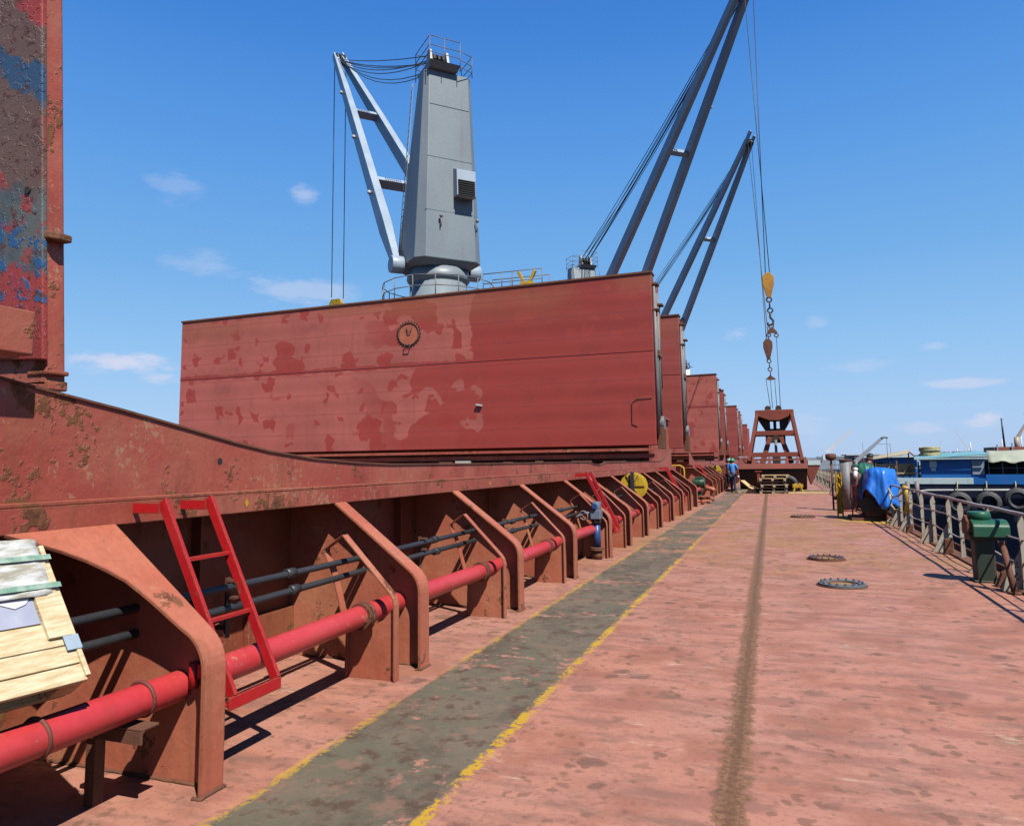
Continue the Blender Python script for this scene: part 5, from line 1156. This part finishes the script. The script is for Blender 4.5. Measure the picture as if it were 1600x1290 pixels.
for s, z, R_, nm in ((3.85, -.12, .35, 'leftmost tyre fender, lashed to the white pipe of the blue boat'), (5.02, -.10, .35, 'middle tyre fender on the blue boat side'), (6.15, .03, .36, 'rightmost tyre fender, below the canvas awning'), (7.4, .0, .36, 'tyre fender beyond the picture edge on the blue boat'), (.6, -.3, .36, 'tyre fender on the boat behind the railing near the winch')):
    r = thing('tyre_fender', nm, 'tyre', BP(s, -.3, z), GT)
    MB().torus(BP(s, -.32, z), R_, .125, tuple(-bn), 36, 14, 1.1).build('tyre', 'rubber', r)
    MB().torus(BP(s, -.44, z), R_-.04, .05, tuple(-bn), 36, 8).build('tread_rim', 'rubber', r)
    MB().tube([BP(s-.05, -.35, z+R_), BP(s-.02, -.2, .62), BP(s-.02, .0, .72)], .022, 6).build('lashing', 'rope', r)
cl_ = thing('rope_coil', 'big coil of ochre mooring rope on the blue cabin roof', 'rope coil', BP(2.8, 1, 1.8))
m = MB(); rnd = random.Random(2)
for k in range(7):
    R_ = .42+rnd.uniform(-.04, .03); zz = 1.74+.052*k
    pts = [BP(2.78+R_*math.cos(a*.35)+.01*math.sin(a), .9+R_*math.sin(a*.35), zz+.012*math.sin(a*1.1+k)) for a in range(19)]
    m.tube(pts, .042, 7)
m.build('coils', 'rope', cl_)
# slatted shelter left of the cabin
sh_ = thing('timber_shelter', 'beige gabled timber shelter on the boat deck left of the blue cabin', 'shelter', BP(1.4, 1, .6))
for s, z in ((.35, 1.55), (1.3, 1.60), (1.85, 1.85), (2.25, 1.5)): MB().beam(BP(s, .6, .6), BP(s, .6, z), .04, .05).build('post', 'dkwood', sh_)
MB().hexa([BP(.2, .5, 1.60), BP(1.86, .5, 1.80), BP(1.9, 2.4, 2.0), BP(.2, 2.4, 1.72)], [BP(.2, .5, 1.63), BP(1.86, .5, 1.83), BP(1.9, 2.4, 2.03), BP(.2, 2.4, 1.75)]).build('roof_slope', 'beige', sh_)
MB().hexa([BP(1.86, .45, 1.87), BP(2.34, .45, 1.52), BP(2.34, 2.4, 1.52), BP(1.86, 2.4, 1.87)], [BP(1.88, .45, 1.91), BP(2.36, .45, 1.56), BP(2.36, 2.4, 1.56), BP(1.88, 2.4, 1.91)]).build('roof_slope', 'dkwood', sh_)
bbox(MB(), .4, 2.1, .85, .9, .9, 1.42).build('back_panel', 'beige', sh_)
bbox(MB(), .3, 2.2, .58, .64, 1.0, 1.06).build('rail', 'wood', sh_); bbox(MB(), .3, 2.2, .58, .62, .78, .84).build('rail', 'beige', sh_)
m = MB()
for s in (.7, 1.0, 1.5): m.beam(BP(s, .7, .8), BP(s+.35, .7, 1.5), .05, .05)
m.build('brace', 'wood_grey', sh_)
for k, (s, d, z, lb3) in enumerate(((1.0, 1.8, 2.15, 'thin aerial pole behind the timber shelter'), (-.35, 2.4, 2.2, 'thin aerial pole left of the davit arm'))):
    tag(MB().tube([BP(s, d, .6), BP(s, d, z+.15)], .014, 6).tube([BP(s, d, z+.1), BP(s-.55*(1-k), d, z+.12)], .009, 5).build('aerial_pole', 'galv', loc=BP(s, d, .6)), lb3, 'pole', 'aerial poles')
# further barges and huts seen between post and grab
def barge(x0, x1, y0, y1, zt, cab, cm, label, mat='navy'):
    r = thing('barge', label, 'barge', ((x0+x1)/2, (y0+y1)/2, -2.6), 'boats moored beyond the railing')
    MB().hexa([(x0+.5, y0+.8, -3), (x1-.5, y0+.8, -3), (x1-.5, y1-.8, -3), (x0+.5, y1-.8, -3)], [(x0, y0, zt), (x1, y0, zt), (x1, y1, zt), (x0, y1, zt)]).build('hull', mat, r, bevel=.05)
    cx0, cx1, cy0, cy1, cz = cab
    MB().box(cx0, cx1, cy0, cy1, zt+.002, cz).build('cabin', cm, r, bevel=.02)
    MB().box(cx0-.3, cx1+.3, cy0-.3, cy1+.3, cz, cz+.12).build('roof', 'ltblue', r)
    m = MB()
    for k in range(8): m.tube([(x0+(x1-x0)*k/7, y0+.1, zt), (x0+(x1-x0)*k/7, y0+.1, zt+.7)], .03, 5)
    m.tube([(x0, y0+.1, zt+.7), (x1, y0+.1, zt+.7)], .03, 5); m.build('railing', 'galv', r)
    MB().box(cx0+.3, cx0+1.0, cy0-.02, cy0, zt+.4, cz-.3).build('window', 'dark', r)
    return r
barge(4.2, 9.5, 52, 70, .3, (5.5, 8.5, 54, 58, 1.7), 'boatblue', 'small blue-cabined barge seen left of the grey post')
barge(4.6, 11, 78, 100, .4, (7, 10, 84, 90, 2.0), 'fargrey', 'grey-cabined barge moored further along the ship', 'dark')
barge(12, 24, 60, 84, .2, (14, 18, 64, 70, 1.5), 'canvas', 'low barge with a canvas hut behind the blue boat', 'navy')
barge(16, 40, 95, 120, .6, (20, 28, 100, 108, 1.7), 'farwhite', 'long dark barge with a white hut far behind the rope coil', 'dark')

# white luffing crane on a far barge
wc = thing('barge_crane', 'small white lattice crane far beyond the grab', 'crane', (9.2, 180, -2))
MB().box(7.5, 12, 176, 184, -2.6, 1.5).build('barge_hull', 'fargrey', wc); MB().box(9.5, 10.6, 178, 181, 1.5, 2.6).build('cab', 'farwhite', wc)
MB().beam((10.3, 180, 3), (15.8, 180, 8.0), .8, .9, w1=.4, h1=.45).build('jib', 'farwhite', wc); MB().beam((9.4, 180, 1.5), (12.5, 180, 5.0), .25, .25).build('strut', 'boatblue', wc)
# far ships
def far_ship(x0, y, L_, label, hullm, dm, cranes, zt=4.2):
    r = thing('cargo_ship', label, 'ship', (x0+L_/2, y, -2.6), 'ships anchored on the horizon')
    MB().hexa([(x0+6, y-8, -3), (x0+L_, y-8, -3), (x0+L_, y+8, -3), (x0+6, y+8, -3)], [(x0, y-10, zt), (x0+L_, y-10, zt), (x0+L_, y+10, zt), (x0, y+10, zt)]).build('hull', hullm, r)
    MB().box(x0+4, x0+L_*.30, y-9, y+9, zt, zt+1.9).box(x0+L_*.36, x0+L_, y-9, y+9, zt, zt+2.1).build('hatch_row', dm, r)
    for cx, a, ln in cranes:
        MB().tube([(cx, y, zt), (cx, y, zt+6.5)], 1.1, 10).build('crane_post', 'cream' if hullm == 'farred' or dm == 'farred' else 'farwhite', r)
        MB().beam((cx, y, zt+5.5), (cx+ln*math.cos(a), y, zt+5.5+ln*math.sin(a)), 1.3, 1.3, w1=.5, h1=.5).build('crane_jib', 'cream' if dm == 'farred' else 'farwhite', r)
    m = MB(); rn = random.Random(int(x0))
    for k in range(14): xx = x0+5+k*L_*.065; m.box(xx, xx+.5, y-9.6, y-9.0, zt+.2, zt+2.2+rn.uniform(.8, 1.8))
    m.build('deck_posts', 'fargrey', r)
    return r
fs = far_ship(89, 400, 90, 'red-decked bulk ship with cream derricks on the right horizon', 'navy', 'farred', ((104.5, 1.05, 12), (116, 2.15, 14), (150, 1.0, 12)))
MB().tube([(99.0, 398, 5.3), (98.6, 398, 19.5)], .45, 10, r1=.3).build('signal_mast', 'navy', fs)
far_ship(250, 1500, 120, 'distant pale ship with crossed white cranes left of the red one', 'farwhite', 'fargrey', ((300, 1.0, 40), (318, 2.1, 42), (272, 1.2, 20)), 10)
far_ship(100, 2200, 110, 'hazy grey ship far away beyond the grey post', 'fargrey', 'farwhite', ((130, 1.1, 26), (170, 1.3, 26)), 8)
for k, (px, h) in enumerate(((300, 26), (372, 34), (345, 30), (395, 24))):
    r = tag(MB().tube([(px, 1400, 0), (px, 1400, h)], 1.0, 6).beam((px-8, 1400, 10), (px+3, 1400, h*.9), 1.2, 1.2).build('harbour_mast', 'farwhite', loc=(px, 1400, 0)), 'tiny white mast on the horizon, number %s from the left of the row' % ['one', 'three', 'two', 'four'][k], 'mast', 'white masts on the horizon')
# distant shore
st(MB().box(-200, 1500, 3000, 3050, -3, 8).build('far_shore', 'fargrey'))

# ------------------------------------------------------------------ crate of timber at lower left
cb = thing('timber_crate', 'shrink-wrapped pale timber crate in the lower left corner', 'crate', (-3.0, 2.3, .7))
CO = V((-3.345, 2.60, 1.30)); ca = V((.405, -.05, -.555)).normalized(); cbv = V((-.035/.47*0 - .06, -1, .0)).normalized(); cbv = (cbv - ca*cbv.dot(ca)).normalized(); cn = cbv.cross(ca); cn = cn if cn.z > 0 else -cn
def CPt(t, b, n): return CO + ca*t + cbv*b + cn*n
def cbox(mb, t0, t1, b0, b1, n0, n1): return mb.hexa([CPt(t0, b0, n0), CPt(t1, b0, n0), CPt(t1, b1, n0), CPt(t0, b1, n0)], [CPt(t0, b0, n1), CPt(t1, b0, n1), CPt(t1, b1, n1), CPt(t0, b1, n1)])
m = MB(); cbox(m, .42, .535, .0, 1.3, -.022, 0); cbox(m, .54, .63, .0, .55, -.022, .001); cbox(m, .54, .63, .556, 1.3, -.022, .002); cbox(m, .635, .715, .0, 1.3, -.024, -.001)
m.build('boards', 'wood_y', cb, bevel=.003)
m = MB(); cbox(m, .10, .50, .012, .115, -.02, .018); cbox(m, .02, .70, -.012, .01, -.10, .012); m.build('end_cleat', 'wood_y', cb, bevel=.003)
m = MB(); cbox(m, .0, .42, .02, 1.3, -.10, -.004); m.build('load', 'wood', cb)
for t1_, b0_ in ((.712, .0), (.70, .45), (.70, .95)): cbox(MB(), .56, t1_, b0_, b0_+.11, -.13, -.0245).build('block', 'wood', cb, bevel=.004)
m = MB(); cbox(m, .0, .70, .0, .12, -.152, -.1305); cbox(m, .0, .70, .45, .57, -.152, -.1305); cbox(m, .05, .12, .0, 1.3, -.175, -.1525); cbox(m, .60, .70, .0, 1.3, -.175, -.1525); m.build('runner', 'wood', cb, bevel=.003)
m = MB(); cbox(m, .29, .415, .12, 1.2, -.003, .004); m.build('slip_sheet', 'paper', cb)
m = MB(); m.prism([CPt(.27, .12, .006), CPt(.315, .16, .006), CPt(.33, .21, .006), CPt(.30, .27, .006), CPt(.26, .29, .006)], cn*.004); m.build('label_tag', 'whitecloth', cb)
m = MB(); rows = []
for i in range(15):
    t = -.01+.30*i/14; row = []
    for j in range(40):
        b = .0+1.3*j/39; hgt = .022+.012*mn.noise(V((t*22, b*5, 1)))+.006*mn.noise(V((t*60, b*12, 4)))
        hgt -= .03*max(0, 1-b/.04) if b < .04 else 0
        row.append(m.bm.verts.new(CPt(t, b, hgt)))
    rows.append(row)
for i in range(14):
    for j in range(39):
        f = m.bm.faces.new([rows[i][j], rows[i][j+1], rows[i+1][j+1], rows[i+1][j]]); f.smooth = True
o = m.build('shrink_wrap', 'shrink', cb); q = o.modifiers.new('s', 'SOLIDIFY'); q.thickness = .004
for t0 in (.085, .235):
    m = MB(); cbox(m, t0, t0+.026, -.01, 1.3, .030, .034); m.build('strap', 'greenstrap', cb)
m = MB(); cbox(m, .50, .57, -.015, .055, .0125, .0165); m.build('corner_clip', 'greytape', cb)
